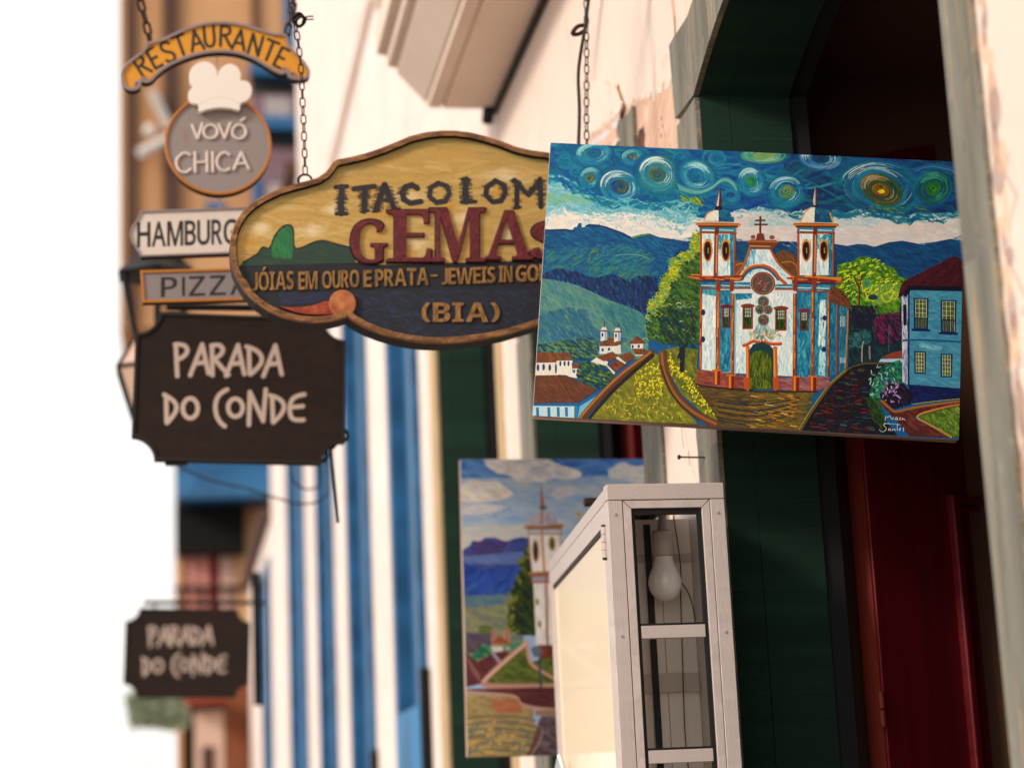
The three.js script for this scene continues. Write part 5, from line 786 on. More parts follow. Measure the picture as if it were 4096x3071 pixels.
  C.scatter([[50, 868], [360, 866], [450, 910], [670, 1018], [490, 1140], [36, 1142]], 500, ['#7a4e3a', '#6a4430', '#5f4a3a', '#84583e', '#6e3e34', '#57503c'], 0.7, 20, 6, 0.6); C.line([[345, 960], [400, 1050], [470, 1140]], '#4a4434', 2);
  C.fill([[36, 1140], [490, 1138], [660, 1050], [670, 1080], [500, 1175], [36, 1166]], '#2f6a9a'); C.fill([[500, 1176], [660, 1080], [640, 1140], [480, 1300]], '#7ab0c4');
  for (const x of [90, 200, 292, 372]) C.fill([[x - 14, 1185], [x + 10, 1185], [x + 16, 1275], [x - 10, 1275]], '#3a78a8');
  C.fill([[450, 1170], [490, 1170], [480, 1300], [450, 1296]], '#3f80b0');
  // lawns, low walls, path
  const lawn = [[1215, 640], [1300, 690], [1310, 800], [1360, 960], [1460, 1140], [1680, 1370], [600, 1310], [840, 1040]];
  C.fill(lawn, '#7a7c34'); C.scatter(lawn, 2200, ['#8a8a38', '#74742e', '#9a9640', '#666e30', '#847a3a', '#5f6a34', '#a8a044'], 0.7, 14, 6, 0.65, 0.8);
  for (let i = 0; i < 110; i++) C.dab(rr(1040, 1320), rr(760, 1080), rr(0, 3), 6, rr(3, 6), pick(['#d4c83a', '#c4b834', '#e0d448']));
  for (let i = 0; i < 60; i++) C.dab(rr(780, 1500), rr(1080, 1300), rr(0, 3), 7, rr(3, 5), pick(['#b8ac3c', '#c4bc48']));
  const side = [[1340, 620], [1460, 590], [1670, 620], [1650, 980], [1820, 1240], [1920, 1380], [1800, 1330], [1500, 1060], [1370, 830]];
  C.fill(side, '#6a7030'); C.scatter(side, 1100, ['#7a8034', '#5c6a34', '#8a8a38', '#4c6040', '#a09c3c', '#70703a'], 0.9, 14, 6, 0.7, 0.8);
  for (let i = 0; i < 130; i++) { const t = R(); C.dab(1360 + t * 440 + rr(-50, 50), 700 + t * 520 + rr(-60, 60), rr(0, 3), 6, rr(3, 6), pick(['#d4c83a', '#e4d840', '#c0b438'])); }
  C.fill([[1480, 600], [1540, 590], [1530, 850], [1490, 840]], '#2e3038'); C.line([[1375, 590], [1440, 650], [1490, 740]], '#7a7460', 5); C.line([[1470, 700], [1500, 620], [1560, 560]], '#26303a', 8);
  const wallB = (pts, w, base, hi) => { C.line(pts, base, w); C.line(pts.map((p) => [p[0] - 10, p[1] - 8]), hi, w * 0.35); };
  wallB([[1205, 655], [1090, 740], [900, 880], [720, 1060], [560, 1240], [520, 1296]], 24, '#6a4a30', '#a8743e'); C.line([[1215, 680], [980, 880], [760, 1090], [600, 1290]], '#3a3230', 13);
  wallB([[1318, 660], [1325, 800], [1370, 930], [1450, 1080], [1560, 1200], [1700, 1300], [1860, 1375]], 30, '#6a4c38', '#94683e'); C.line([[1300, 780], [1350, 950], [1440, 1110], [1560, 1240], [1680, 1330]], '#4a3a30', 5);
  // square in front of the church
  const sq = [[1640, 985], [1720, 1000], [2212, 1040], [2600, 1040], [2830, 1020], [2680, 1450], [1900, 1390], [1820, 1240], [1660, 1010]];
  C.fill(sq, '#5e5230'); C.scatter(sq, 1700, ['#6e6038', '#584a2c', '#7a6a38', '#4c442e', '#6a4a34', '#807040', '#504638'], 0.06, 34, 5, 0.65, 0.2);
  D.scatter([[-20, 1040], [640, 1040], [480, 1400], [-20, 1380]], 520, ['#7a6a34', '#6a5c30', '#8a7638', '#5c5234', '#9a7c3a'], 0.1, 34, 5, 0.6, 0.3);
  for (let i = 0; i < 9; i++) D.line([[-330, 1090 + i * 26], [-60, 1140 + i * 28], [200, 1120 + i * 26], [480 - i * 12, 1070 + i * 22]], pick(['#2f3a4a', '#9a7a30', '#8a6a34', '#3a3a3c']), rr(2, 4));
  for (let i = 0; i < 36; i++) D.dab(rr(-100, 420), rr(1060, 1380), 0.1, rr(14, 34), 4, pick(['#c08a30', '#a85a34', '#c8b070', '#b8863a', '#2a3a5a']));
  // right-hand wood, road, house
  const wood = [[760, 60], [960, 100], [1000, 180], [1500, 150], [1500, 780], [1250, 770], [930, 800]];
  D.fill(wood, '#1c3840'); D.scatter(wood, 1200, ['#1f4048', '#17303c', '#264a4c', '#1a2a3c', '#2c5254', '#22303a'], 1.1, 18, 6, 0.7);
  const rtree = [[810, 1210], [880, 1190], [940, 1180], [1020, 1130], [1080, 1130], [1180, 1165], [1260, 1210], [1360, 1240], [1400, 1320], [1480, 1345], [1440, 1420], [1420, 1560], [1400, 1680], [960, 1680], [900, 1560], [840, 1480], [790, 1420]];
  B.fill(rtree, '#4f7a26'); B.scatter(rtree, 1700, ['#5c8a2a', '#6a9a2c', '#44702a', '#7fa834', '#3a6030', '#88a83a', '#4a6a24', '#2f5a34'], 0.7, 20, 7, 0.7, 1);
  B.scatter([[1100, 1400], [1420, 1380], [1400, 1560], [1150, 1600]], 300, ['#7a9a4a', '#8aa858', '#6a8a3c', '#94a850'], 0.7, 20, 7, 0.6, 1);
  for (let i = 0; i < 150; i++) { const x = rr(830, 1400), y = rr(1150, 1560), s = rr(8, 22); if (!B.inside(rtree, x, y)) continue; B.line([[x - s, y], [x - s * 0.4, y - s], [x + s * 0.6, y - s * 0.7]], pick(['#c0cc3a', '#b0c034', '#d4d848', '#a0b838']), rr(3, 6)); }
  for (const [x, y] of [[1130, 1500], [1285, 1515], [1090, 1420]]) B.line([[x - 50, y - 20], [x - 40, y + 40], [x + 10, y + 55], [x + 50, y + 20], [x + 54, y - 20]], '#c4c43a', 5);
  B.ell(1150, 1520, 46, 26, '#1f4a5a'); B.ell(1085, 1385, 40, 40, 'rgba(70,140,140,.6)');
  B.line([[962, 1315], [1000, 1390], [1022, 1450], [1014, 1600]], '#6a2f24', 6); B.line([[1040, 1310], [1020, 1430]], '#7a3a2c', 5); B.line([[960, 1500], [1000, 1570]], '#8a9a60', 4); B.line([[1212, 1370], [1210, 1520]], '#7a8a60', 4);
  D.scatter([[1180, 330], [1300, 250], [1460, 250], [1480, 520], [1400, 570], [1230, 570]], 420, ['#5a1a40', '#7a2a50', '#3a1a3a', '#6a3a6a', '#8a2f4a', '#2a2a40'], 0.8, 14, 6, 0.8);
  D.scatter([[980, 180], [1240, 190], [1180, 420], [980, 400]], 260, ['#2a1f34', '#34264a', '#1c2a3a', '#26303c'], 0.8, 16, 6, 0.7);
  for (const [x, y, s] of [[1010, 520, 60], [1110, 480, 50]]) for (let i = 0; i < 70; i++) D.dab(x + rr(-s, s), y + rr(-s, s * 1.4), rr(0, 3), 14, 5, pick(['#3a6468', '#2f5a64', '#4a7478', '#24484c']), 0.8);
  D.line([[1100, 540], [1078, 600], [1086, 740]], '#a09a88', 5); D.line([[1160, 590], [1164, 710]], '#8a7a70', 7); D.line([[1350, 390], [1352, 640]], '#3a6064', 4);
  D.fill([[1270, 705], [1380, 650], [1490, 630], [1490, 715], [1380, 712]], '#8a4a3a'); D.fill([[1270, 712], [1490, 712], [1490, 750], [1250, 745]], '#a4c0d0');
  D.line([[930, 830], [1010, 775], [1150, 752], [1350, 758]], '#6a5a30', 6);
  const road = [[1000, 790], [1120, 765], [1340, 770], [1260, 840], [1190, 940], [1160, 1080], [1240, 1180], [1300, 1300], [1440, 1470], [490, 1420], [600, 1270], [700, 1090], [830, 900]];
  D.fill(road, '#1f1c26'); D.scatter(road, 1400, ['#26202c', '#1a2230', '#2c2432', '#30201f', '#1c2a3a', '#3a2420'], 0.06, 26, 6, 0.7, 0.15);
  for (let i = 0; i < 190; i++) { const x = rr(520, 1240), y = rr(800, 1440); if (!D.inside(road, x, y)) continue; D.dab(x, y, 0.05, rr(10, 26), rr(3, 5), pick(['#6a2420', '#7a3a28', '#2a3a6a', '#2a5a5a', '#4a4a3a', '#8a3020', '#3a2a4a', '#505a3a', '#23304e'])); }
  D.line([[935, 815], [860, 880], [770, 960], [650, 1130], [540, 1290], [470, 1410]], '#6a5a2c', 12); D.line([[925, 820], [850, 880], [760, 960], [640, 1120], [530, 1280], [465, 1400]], '#a08436', 4); D.line([[960, 835], [880, 900], [790, 980], [670, 1150], [560, 1310], [500, 1420]], '#15131a', 7);
  D.scatter([[1290, 780], [1480, 720], [1500, 960], [1340, 1130], [1160, 1110], [1180, 940]], 560, ['#1f5a4a', '#2a7a5a', '#184a4a', '#3a8a5a', '#1a3a4a', '#5a9a5a', '#20606a'], 0.8, 16, 6, 0.8, 0.8);
  for (let i = 0; i < 40; i++) D.dab(rr(1160, 1420), rr(780, 1110), rr(0, 3), 10, 4, pick(['#9cc0a8', '#7aa878', '#b0ccb0', '#6aa08a']));
  D.scatter([[1120, 1080], [1260, 1100], [1330, 1300], [1280, 1420], [1180, 1300]], 260, ['#2a4a24', '#3a5c2a', '#244020', '#4a6a30'], 0.9, 16, 6, 0.8);
  // big blue house
  const hw = [[1545, 40], [2100, 10], [2080, 1030], [1550, 975]];
  D.fill(hw, '#4f88a4'); D.scatter(hw, 1200, ['#5790ac', '#47809e', '#6098b0', '#3f7896', '#6aa0b4', '#528a9c'], 0.1, 26, 7, 0.6, 0.15);
  D.scatter([[1660, 550], [1900, 590], [1880, 640], [1660, 600]], 40, ['#8ab4c0', '#9cc0c4', '#7aa8b8'], 0.15, 28, 6, 0.7);
  D.fill([[1478, 100], [1548, 40], [1552, 980], [1490, 940]], '#aeb8c8'); D.scatter([[1478, 100], [1548, 40], [1552, 980], [1490, 940]], 160, ['#c8c8d4', '#8f94ac', '#d4d0d4', '#6a6a8a'], 1.5, 24, 5, 0.7); D.line([[1552, 40], [1553, 980]], '#1c3a66', 6); D.fill([[1498, 180], [1528, 175], [1530, 380], [1500, 380]], '#2a2440');
  B.fill([[1390, 1530], [1410, 1440], [1440, 1370], [1560, 1310], [1700, 1235], [1830, 1180], [1930, 1118], [2040, 1190], [2040, 1440], [1500, 1420], [1440, 1490]], '#4c1a2e'); B.scatter([[1390, 1530], [1440, 1370], [1930, 1118], [2040, 1190], [2040, 1440], [1500, 1420]], 700, ['#561f34', '#421628', '#622838', '#38142a', '#5c2a2c'], 2.3, 22, 5, 0.7);
  B.fill([[1440, 1500], [1500, 1412], [2040, 1420], [2040, 1465], [1510, 1450], [1470, 1520]], '#141a34');
  D.line([[1500, 535], [1560, 515], [2070, 550]], '#1f5a7c', 6);
  for (const [x0, y0, x1, y1, n, m] of [[1600, 108, 1752, 430, 3, 4], [1872, 130, 2034, 465, 3, 4], [1608, 636, 1730, 866, 3, 5], [1872, 664, 1996, 902, 3, 5]]) {
    D.fill([[x0, y0], [x1, y0 + 6], [x1 - 6, y1], [x0 + 4, y1 - 4]], '#14405e'); D.fill([[x0 + 18, y0 + 16], [x1 - 18, y0 + 22], [x1 - 24, y1 - 16], [x0 + 22, y1 - 20]], '#5c6a34'); D.scatter([[x0 + 18, y0 + 16], [x1 - 18, y0 + 22], [x1 - 24, y1 - 16], [x0 + 22, y1 - 20]], 60, ['#6f7a3a', '#4a5a2c', '#7a7a3a', '#3f5030'], 1.4, 14, 5, 0.7);
    for (let i = 0; i <= n; i++) { const x = x0 + 20 + (x1 - x0 - 42) * i / n; D.line([[x, y0 + 18], [x + rr(-4, 4), (y0 + y1) / 2], [x + 2, y1 - 20]], '#cfd0b8', 2.2); }
    for (let k = 0; k <= m; k++) { const y = y0 + 18 + (y1 - y0 - 38) * k / m * (m === 4 ? 0.62 : 1); D.line([[x0 + 20, y], [(x0 + x1) / 2, y + rr(-4, 4)], [x1 - 22, y + 4]], '#d4d4c0', 2.2); }
    if (m === 4) { for (let i = 0; i < 7; i++) D.line([[x0 + 20 + i * 19, y0 + 205], [x0 + 22 + i * 18, y1 - 12]], '#2a2f5a', 2.4); D.line([[x0 - 8, y1 - 4], [x1 + 4, y1 + 4]], '#1c2a64', 8); D.line([[x0 + 12, y0 + 200], [x1 - 8, y0 + 206]], '#1f2a5a', 4); }
  }
  D.fill([[1560, 968], [2080, 1014], [2080, 1110], [1600, 1160], [1540, 1100]], '#0f2450'); D.scatter([[1560, 968], [2080, 1014], [2080, 1110], [1600, 1160]], 260, ['#13306a', '#0c1c40', '#183a74', '#102858'], 0.1, 26, 6, 0.7);
  D.scatter([[1260, 1060], [1360, 960], [1500, 960], [1600, 1080], [1570, 1170], [1420, 1210], [1300, 1170]], 420, ['#26142c', '#341c3c', '#1c1024', '#4a2a50', '#2a1c3a'], 0.8, 16, 7, 0.85);
  for (let i = 0; i < 34; i++) D.dab(rr(1270, 1480), rr(940, 1140), rr(0, 3), 9, 5, pick(['#9a86a8', '#c0b0c4', '#6a4a80', '#8a5a94']));
  D.fill([[1250, 1140], [1310, 1120], [1420, 1230], [1640, 1180], [2080, 1125], [2080, 1200], [1700, 1270], [1600, 1300], [1980, 1500], [1560, 1480], [1410, 1300]], '#5a3030'); D.scatter([[1250, 1140], [1310, 1120], [1420, 1230], [1640, 1180], [2080, 1125], [2080, 1200], [1700, 1270], [1600, 1300], [1980, 1500], [1560, 1480], [1410, 1300]], 420, ['#6a3a34', '#4c2a30', '#7a4a3a', '#54303a', '#804c34'], 0.4, 20, 6, 0.7);
  D.line([[1290, 1130], [1400, 1240], [1440, 1236], [1700, 1180], [2075, 1140]], '#9a6a3c', 9); D.line([[1600, 1165], [1760, 1140], [2075, 1115]], '#c8c43a', 3);
  D.fill([[1610, 1288], [1780, 1225], [2080, 1180], [2070, 1500], [1960, 1500]], '#4f6a2c'); D.scatter([[1640, 1290], [1780, 1235], [2080, 1190], [2070, 1500], [1970, 1490]], 420, ['#6a8434', '#58742c', '#84984a', '#48602a', '#a0ac5c'], 0.8, 14, 6, 0.7, 0.8); D.line([[1985, 1495], [1760, 1360], [1605, 1292], [1760, 1228], [2075, 1170]], '#b08a58', 8); D.line([[1690, 1265], [2070, 1165]], '#b85a2a', 3);
  // church: nave, front, towers
  D.fill([[755, -20], [850, 10], [930, 90], [985, 190], [950, 215], [770, 155]], '#6a4634'); D.scatter([[755, -20], [850, 10], [930, 90], [985, 190], [950, 215], [770, 155]], 140, ['#74503a', '#5c3a2c', '#82583a'], 0.8, 16, 5, 0.6);
  D.fill([[760, 150], [950, 210], [945, 790], [765, 880]], '#2f7490'); D.scatter([[760, 150], [950, 210], [945, 790], [765, 880]], 320, ['#3a8098', '#266480', '#4a90a4', '#1f5874'], 1.5, 26, 6, 0.7); D.line([[842, 180], [835, 860]], '#7a4a3c', 8); D.line([[945, 235], [940, 540], [920, 800]], '#b0742a', 6);
  for (const y of [290, 340, 700]) for (let i = 0; i < 4; i++) D.line([[870 + i * 14, y], [872 + i * 14, y + 50]], '#b8c4cc', 3);
  B.fill([[200, 1120], [280, 1062], [400, 1110], [470, 1330], [340, 1330], [230, 1200]], '#6e5038'); B.scatter([[200, 1120], [280, 1062], [400, 1110], [470, 1330], [340, 1330]], 160, ['#7a5a3e', '#604630', '#866242'], 0.8, 18, 5, 0.6); B.line([[270, 1190], [360, 1165], [430, 1230], [470, 1310]], '#b07a2c', 5);
  A.fill([[1850, 1290], [1925, 1165], [2040, 1205], [1960, 1330]], '#7a5a44'); A.line([[1850, 1290], [1925, 1165], [2040, 1205]], '#b4763a', 6);
  const wallW = (S, p, n, cols, a = 1.5) => { S.fill(p, cols[0]); S.scatter(p, n, cols, a, 26, 7, 0.75, 0.2); };
  const white = ['#cfd8d6', '#e2e2da', '#bcd0d6', '#f0ece2', '#d4d8d8', '#9cc4d4'], teal = ['#2f7c98', '#3a8aa4', '#266a8c', '#4c9cb0', '#1f5c80', '#6ab0bc'];
  wallW(C, [[1690, -20], [2212, -20], [2620, -20], [2620, 900], [1700, 840]], 900, white);
  wallW(C, [[1694, -10], [1850, -10], [1840, 820], [1690, 810]], 320, white); C.scatter([[1694, -10], [1850, -10], [1850, 90], [1694, 60]], 60, ['#3a8aa4', '#6ab0bc'], 1.5, 24, 7, 0.7);
  wallW(C, [[1885, 30], [1995, 30], [1990, 850], [1885, 850]], 260, teal);
  C.line([[2040, 60], [2038, 860]], '#8fbccc', 8); C.scatter([[2040, 40], [2210, 40], [2200, 110], [2040, 130]], 90, ['#2f7c98', '#4c9cb0', '#266a8c'], 0.6, 24, 7, 0.7);
  wallW(D, [[435, 50], [580, 45], [575, 890], [440, 890]], 320, teal); wallW(D, [[610, 45], [765, 40], [740, 890], [605, 890]], 300, teal); D.scatter([[660, 130], [735, 120], [720, 600], [650, 590]], 90, ['#d8e0dc', '#bcd4dc', '#e8e8e0'], 1.5, 30, 7, 0.8); D.scatter([[660, 620], [730, 620], [720, 880], [650, 870]], 50, ['#cfdcdc', '#a8ccd4'], 1.5, 26, 7, 0.7);
  const pil = (S, x, y0, y1, w, hi = '#c4763a') => { S.line([[x, y0], [x + 1, (y0 + y1) / 2], [x, y1]], '#8f4f30', w, false); for (let i = 0; i < 26; i++) S.dab(x + rr(-w * 0.4, w * 0.4), rr(y0, y1), 1.55, rr(20, 50), rr(2, w * 0.4), pick([hi, '#d89a60', '#7a3a24', '#b0683a', '#c88a58'])); };
  pil(C, 1692, -10, 800, 9); pil(C, 1862, 10, 990, 14); pil(C, 2010, 10, 1010, 13); pil(D, 415, 30, 1010, 13, '#d0862c'); pil(D, 592, 30, 1010, 12, '#d0862c'); pil(D, 750, 20, 900, 9);
  // plinth
  C.fill([[1660, 815], [2215, 900], [2215, 1030], [1720, 1000], [1645, 970]], '#8a5244'); D.fill([[240, 890], [765, 885], [765, 985], [640, 1025], [240, 1010]], '#8f6464'); C.scatter([[1660, 815], [2215, 900], [2215, 1030], [1645, 970]], 200, ['#9a5e48', '#7a443a', '#a86c54', '#6a4450'], 0.1, 22, 6, 0.7); D.scatter([[240, 890], [765, 885], [765, 985], [640, 1025], [240, 1010]], 200, ['#9a7070', '#84585c', '#a87c78', '#7a4a50'], 0.1, 22, 6, 0.7);
  for (const [S, x, y] of [[C, 1860, 900], [C, 2000, 950], [D, 430, 950], [D, 600, 950]]) { S.fill([[x - 36, y - 70], [x + 36, y - 66], [x + 34, y + 78], [x - 34, y + 74]], '#9a4a2c'); S.line([[x - 12, y - 60], [x - 12, y + 66]], '#d88a30', 7); S.line([[x + 20, y - 56], [x + 20, y + 66]], '#6a2a24', 6); S.line([[x - 44, y - 72], [x + 40, y - 66]], '#c8742c', 6); }
  C.line([[1650, 968], [1720, 1002], [2215, 1034]], '#241c20', 4); D.line([[-20, 1020], [240, 1030], [640, 1030]], '#3a2424', 4);
  // windows
  const win = (S, x0, y0, x1, y1, fr) => { S.fill([[x0, y0], [x1, y0], [x1, y1], [x0, y1]], fr); S.line([[x0 - 6, y0 + 8], [(x0 + x1) / 2, y0 - 18], [x1 + 6, y0 + 8]], fr, 8); S.fill([[x0 + 16, y0 + 18], [x1 - 16, y0 + 18], [x1 - 16, y1 - 16], [x0 + 16, y1 - 16]], '#24401f'); const m = (y0 + y1) / 2; S.scatter([[x0 + 16, m], [x1 - 16, m], [x1 - 16, y1 - 16], [x0 + 16, y1 - 16]], 40, ['#3a5a1f', '#5a6a24', '#1f3a24'], 1.5, 14, 4, 0.8); for (const t of [0.28, 0.44, 0.6, 0.76]) S.line([[x0 + (x1 - x0) * t, y0 + 24], [x0 + (x1 - x0) * t, m]], '#cfd8c8', 2.4); for (const t of [0.2, 0.5, 0.9]) S.line([[x0 + 22, y0 + 20 + (m - y0 - 20) * t], [x1 - 22, y0 + 20 + (m - y0 - 20) * t]], '#cfd8c8', 2.4); };
  win(C, 2110, 180, 2215, 420, '#8a4228'); win(C, 1905, 185, 1985, 405, '#6a3040'); win(D, 222, 200, 335, 428, '#8a4228'); win(D, 462, 224, 552, 428, '#7a3a50');
  for (const [x, y] of [[1716, 250], [1716, 520]]) C.ell(x, y, 20, 30, '#3a3460'); for (const [x, y] of [[712, 305], [706, 615]]) D.ell(x, y, 22, 26, '#3a3460');
  // door with its wavy lintel
  const dx = 92; D.fill([[-38, 1005], [-34, 620], [10, 560], [dx, 535], [160, 560], [204, 610], [208, 1005]], '#1f4a50'); D.fill([[-26, 1000], [-22, 680], [20, 630], [dx, 620], [150, 640], [190, 690], [192, 1000]], '#4a5a1c'); D.scatter([[-26, 1000], [-22, 680], [20, 630], [dx, 620], [150, 640], [190, 690], [192, 1000]], 300, ['#5f6e20', '#3f5420', '#74801f', '#34481f', '#8a8c28'], 1.5, 34, 6, 0.75, 0.1);
  D.line([[-46, 590], [-44, 1000]], '#b8682c', 13); D.line([[222, 600], [228, 800], [232, 1000]], '#b8682c', 15); D.line([[216, 610], [222, 880]], '#e09a3c', 5); D.line([[-50, 600], [-48, 960]], '#e09a3c', 4);
  D.line([[-86, 570], [-50, 560], [10, 520], [60, 545], [dx, 510], [140, 545], [190, 560], [275, 556]], '#a85034', 12); D.line([[-86, 562], [-50, 552], [10, 512], [60, 536], [dx, 502], [140, 536], [190, 552], [270, 548]], '#dc8a4c', 4); D.fill([[200, 890], [268, 885], [262, 1005], [205, 1005]], '#b05a30'); D.fill([[-84, 885], [-22, 890], [-28, 1005], [-80, 1003]], '#b05a30');
  // carved ornament and medallions over the door
  for (let i = 0; i < 130; i++) D.dab(dx + rr(-130, 190) * (R() * 0.6 + 0.4), 470 + rr(-50, 40), rr(0, 3), rr(8, 18), rr(3, 6), pick(['#b8c0a0', '#8aa08a', '#d0c8a8', '#6a8a94', '#c48a5a', '#dcdcd0']), 0.8);
  D.scatter([[60, 340], [140, 340], [200, 460], [0, 460]], 90, ['#9cb8bc', '#b8c4b8', '#7aa0a8', '#7a8a94'], 1.5, 16, 6, 0.7);
  for (const [x, y, r] of [[105, 142, 52], [72, 220, 42], [150, 222, 42], [108, 322, 52]]) { D.ell(x, y, r, r, '#5a5f68'); D.ell(x, y, r, r, '#8a8a70', 4); for (let i = 0; i < 16; i++) D.dab(x + rr(-r, r) * 0.5, y + rr(-r, r) * 0.5, rr(0, 3), 9, 4, pick(['#9a3a2a', '#b05a40', '#4a6a70', '#8a8460', '#3a4a58'])); }
  // pediment and round relief
  const MX = 70; B.fill([[MX - 270, 1340], [MX - 180, 1290], [MX - 130, 1180], [MX - 100, 1060], [MX + 100, 1060], [MX + 145, 1160], [MX + 240, 1270], [MX + 350, 1340], [MX + 350, 1480], [MX - 270, 1480]], '#ccd4d4');
  B.scatter([[MX - 200, 1330], [MX - 100, 1060], [MX + 100, 1060], [MX + 160, 1180], [MX + 330, 1340], [MX - 200, 1340]], 420, white, 0.8, 18, 7, 0.8, 0.8); B.scatter([[MX - 180, 1300], [MX - 90, 1060], [MX - 40, 1060], [MX - 60, 1300]], 90, ['#3a8aa4', '#6ab0c4', '#8cc0d0'], 1.4, 22, 6, 0.6);
  B.line([[MX + 96, 1050], [MX + 140, 1160], [MX + 235, 1262], [MX + 345, 1345]], '#a8683c', 9); B.line([[MX - 100, 1050], [MX - 140, 1180], [MX - 190, 1280], [MX - 280, 1330]], '#a8683c', 9); B.line([[MX + 110, 1060], [MX + 160, 1160], [MX + 250, 1250]], '#6a4434', 4);
  B.fill([[MX - 130, 985], [MX - 90, 970], [MX + 150, 975], [MX + 175, 1005], [MX + 120, 1062], [MX - 90, 1058]], '#7a4a34'); B.line([[MX - 120, 985], [MX + 165, 990]], '#b0724a', 6); B.line([[MX - 100, 1030], [MX + 90, 1035]], '#c0986a', 5);
  B.line([[MX - 190, 1350], [MX - 150, 1260], [MX - 60, 1215], [MX + 40, 1215], [MX + 130, 1260], [MX + 190, 1350], [MX + 240, 1385]], '#b4623a', 12); B.line([[MX - 170, 1350], [MX - 130, 1275], [MX - 50, 1236], [MX + 40, 1236], [MX + 120, 1280], [MX + 170, 1350]], '#3a6a88', 7); B.line([[MX - 200, 1340], [MX - 155, 1248], [MX - 60, 1203], [MX + 40, 1203]], '#e0a060', 4);
  B.ell(MX + 25, 1385, 112, 105, '#b8702c'); B.ell(MX + 25, 1385, 96, 92, '#5a5c5a'); for (let i = 0; i < 46; i++) B.dab(MX + 15 + rr(-60, 60), 1385 + rr(-65, 65), rr(0, 3), 11, 4, pick(['#8a3a34', '#a85448', '#6a5a5a', '#4a6660', '#c08a70', '#7a2f34'])); B.ell(MX + 25, 1385, 112, 105, '#6a3048', 3);
  B.line([[MX - 2, 755], [MX - 2, 912]], '#6a3628', 7); B.line([[MX - 44, 788], [MX + 38, 786]], '#6a3628', 6); B.line([[MX - 54, 826], [MX + 62, 826]], '#6a3628', 6); B.fill([[MX - 30, 912], [MX + 30, 912], [MX + 44, 972], [MX - 44, 972]], '#7a4434'); B.ell(MX + 110, 948, 26, 20, '#94564a'); B.ell(MX - 70, 945, 22, 20, '#94564a');
  // cornice across the front
  const corn = (S, x0, x1, y, h) => { S.fill([[x0, y], [x1, y + 6], [x1 - 16, y + h], [x0 + 24, y + h - 4]], '#9a5234'); S.line([[x0, y + 4], [x1, y + 10]], '#d08a48', 7); S.line([[x0 + 20, y + h - 4], [x1 - 14, y + h]], '#5f2c2a', 5); for (let i = 0; i < 30; i++) S.dab(rr(x0 + 10, x1 - 20), y + rr(6, h - 6), 0.03, rr(16, 50), rr(2, 5), pick(['#b8703c', '#8a4430', '#d89a5a', '#7a3a30'])); };
  corn(A, 1512, 1965, 1300, 56); corn(B, 355, 845, 1325, 58);
  B.line([[505, 1318], [680, 1322], [835, 1352]], '#d0862c', 9); B.line([[530, 1352], [790, 1366]], '#7a2f44', 7);
  const frieze = (S, x0, x1, y0, y1) => { S.fill([[x0, y0], [x1, y0], [x1, y1], [x0, y1]], '#2f7490'); S.scatter([[x0, y0], [x1, y0], [x1, y1], [x0, y1]], 90, teal, 0.05, 24, 6, 0.7); S.line([[x0 + 10, (y0 + y1) / 2], [x1 - 10, (y0 + y1) / 2 + 4]], '#dce4e0', 4); S.line([[x0, y1], [x1, y1]], '#9a5230', 6); };
  frieze(A, 1590, 1735, 1375, 1430); frieze(A, 1780, 1870, 1375, 1430); frieze(A, 1900, 2060, 1375, 1430); frieze(B, 215, 385, 1395, 1440); frieze(B, 420, 565, 1395, 1460); frieze(B, 600, 735, 1400, 1465);
  for (const [S, x] of [[A, 1757], [A, 1885], [B, 402], [B, 585]]) S.line([[x, 1365], [x, 1440]], '#8a4630', 16);
  // bell towers
  const tower = (S, x0, x1, xm, wins, domeL, domeR) => {
    wallW(S, [[x0, 900], [x1, 900], [x1 - 4, 1310], [x0 + 4, 1310]], 240, white); wallW(S, [[x1 - 50, 900], [x1, 900], [x1 - 4, 1310], [x1 - 44, 1310]], 90, teal); S.scatter([[xm + 20, 920], [x1 - 30, 920], [x1 - 30, 1060], [xm + 20, 1060]], 60, ['#4c9cb0', '#8cc0cc', '#3a8aa4'], 1.5, 20, 6, 0.7);
    S.line([[x0 + 2, 850], [x0 + 6, 1305]], '#a05a34', 8); S.line([[x1 - 2, 850], [x1 - 6, 1305]], '#9a4f34', 8); S.line([[xm, 850], [xm - 2, 1100], [xm - 6, 1305]], '#8a4a34', 15); S.line([[xm + 4, 930], [xm, 1280]], '#d0906a', 5);
    for (const x of wins) { S.ell(x, 1070, 44, 108, '#c4842a'); S.ell(x, 1070, 32, 92, '#4a1a34'); S.ell(x + 4, 1075, 18, 62, '#1f1c30'); S.line([[x + 4, 1050], [x + 6, 1095]], '#a8902a', 5); S.line([[x - 40, 1010], [x, 958], [x + 40, 1010]], '#d89a34', 4); }
    S.fill([[x0, 850], [x1, 850], [x1, 900], [x0, 900]], '#3a86a0'); S.line([[x0 + 20, 880], [xm - 20, 884]], '#dfe6e2', 6); S.line([[xm + 30, 878], [x1 - 20, 884]], '#b8d4d8', 5); S.line([[x0 - 4, 902], [x1 + 4, 906]], '#9a4c30', 7); S.line([[xm, 845], [xm, 900]], '#7a3a2c', 14);
    S.fill([[x0 - 52, 806], [x1 + 50, 806], [x1 + 10, 852], [x0 - 10, 852]], '#8f4f30'); S.line([[x0 - 56, 806], [xm, 800], [x1 + 56, 812]], '#d4c0a8', 5); S.line([[x0 - 40, 826], [x1 + 40, 830]], '#c07a3a', 7); S.line([[x0 - 20, 846], [x1 + 20, 848]], '#6a2f28', 5);
    S.fill(domeL, '#d8d4c4'); S.scatter(domeL, 60, ['#e8e2d0', '#ccd0cc', '#dcd4bc'], 1.2, 16, 6, 0.7); S.fill(domeR, '#1f5a78'); S.scatter(domeR, 70, ['#2a6a88', '#174a68', '#3a7c94', '#20507a'], 0.8, 16, 6, 0.7);
  };
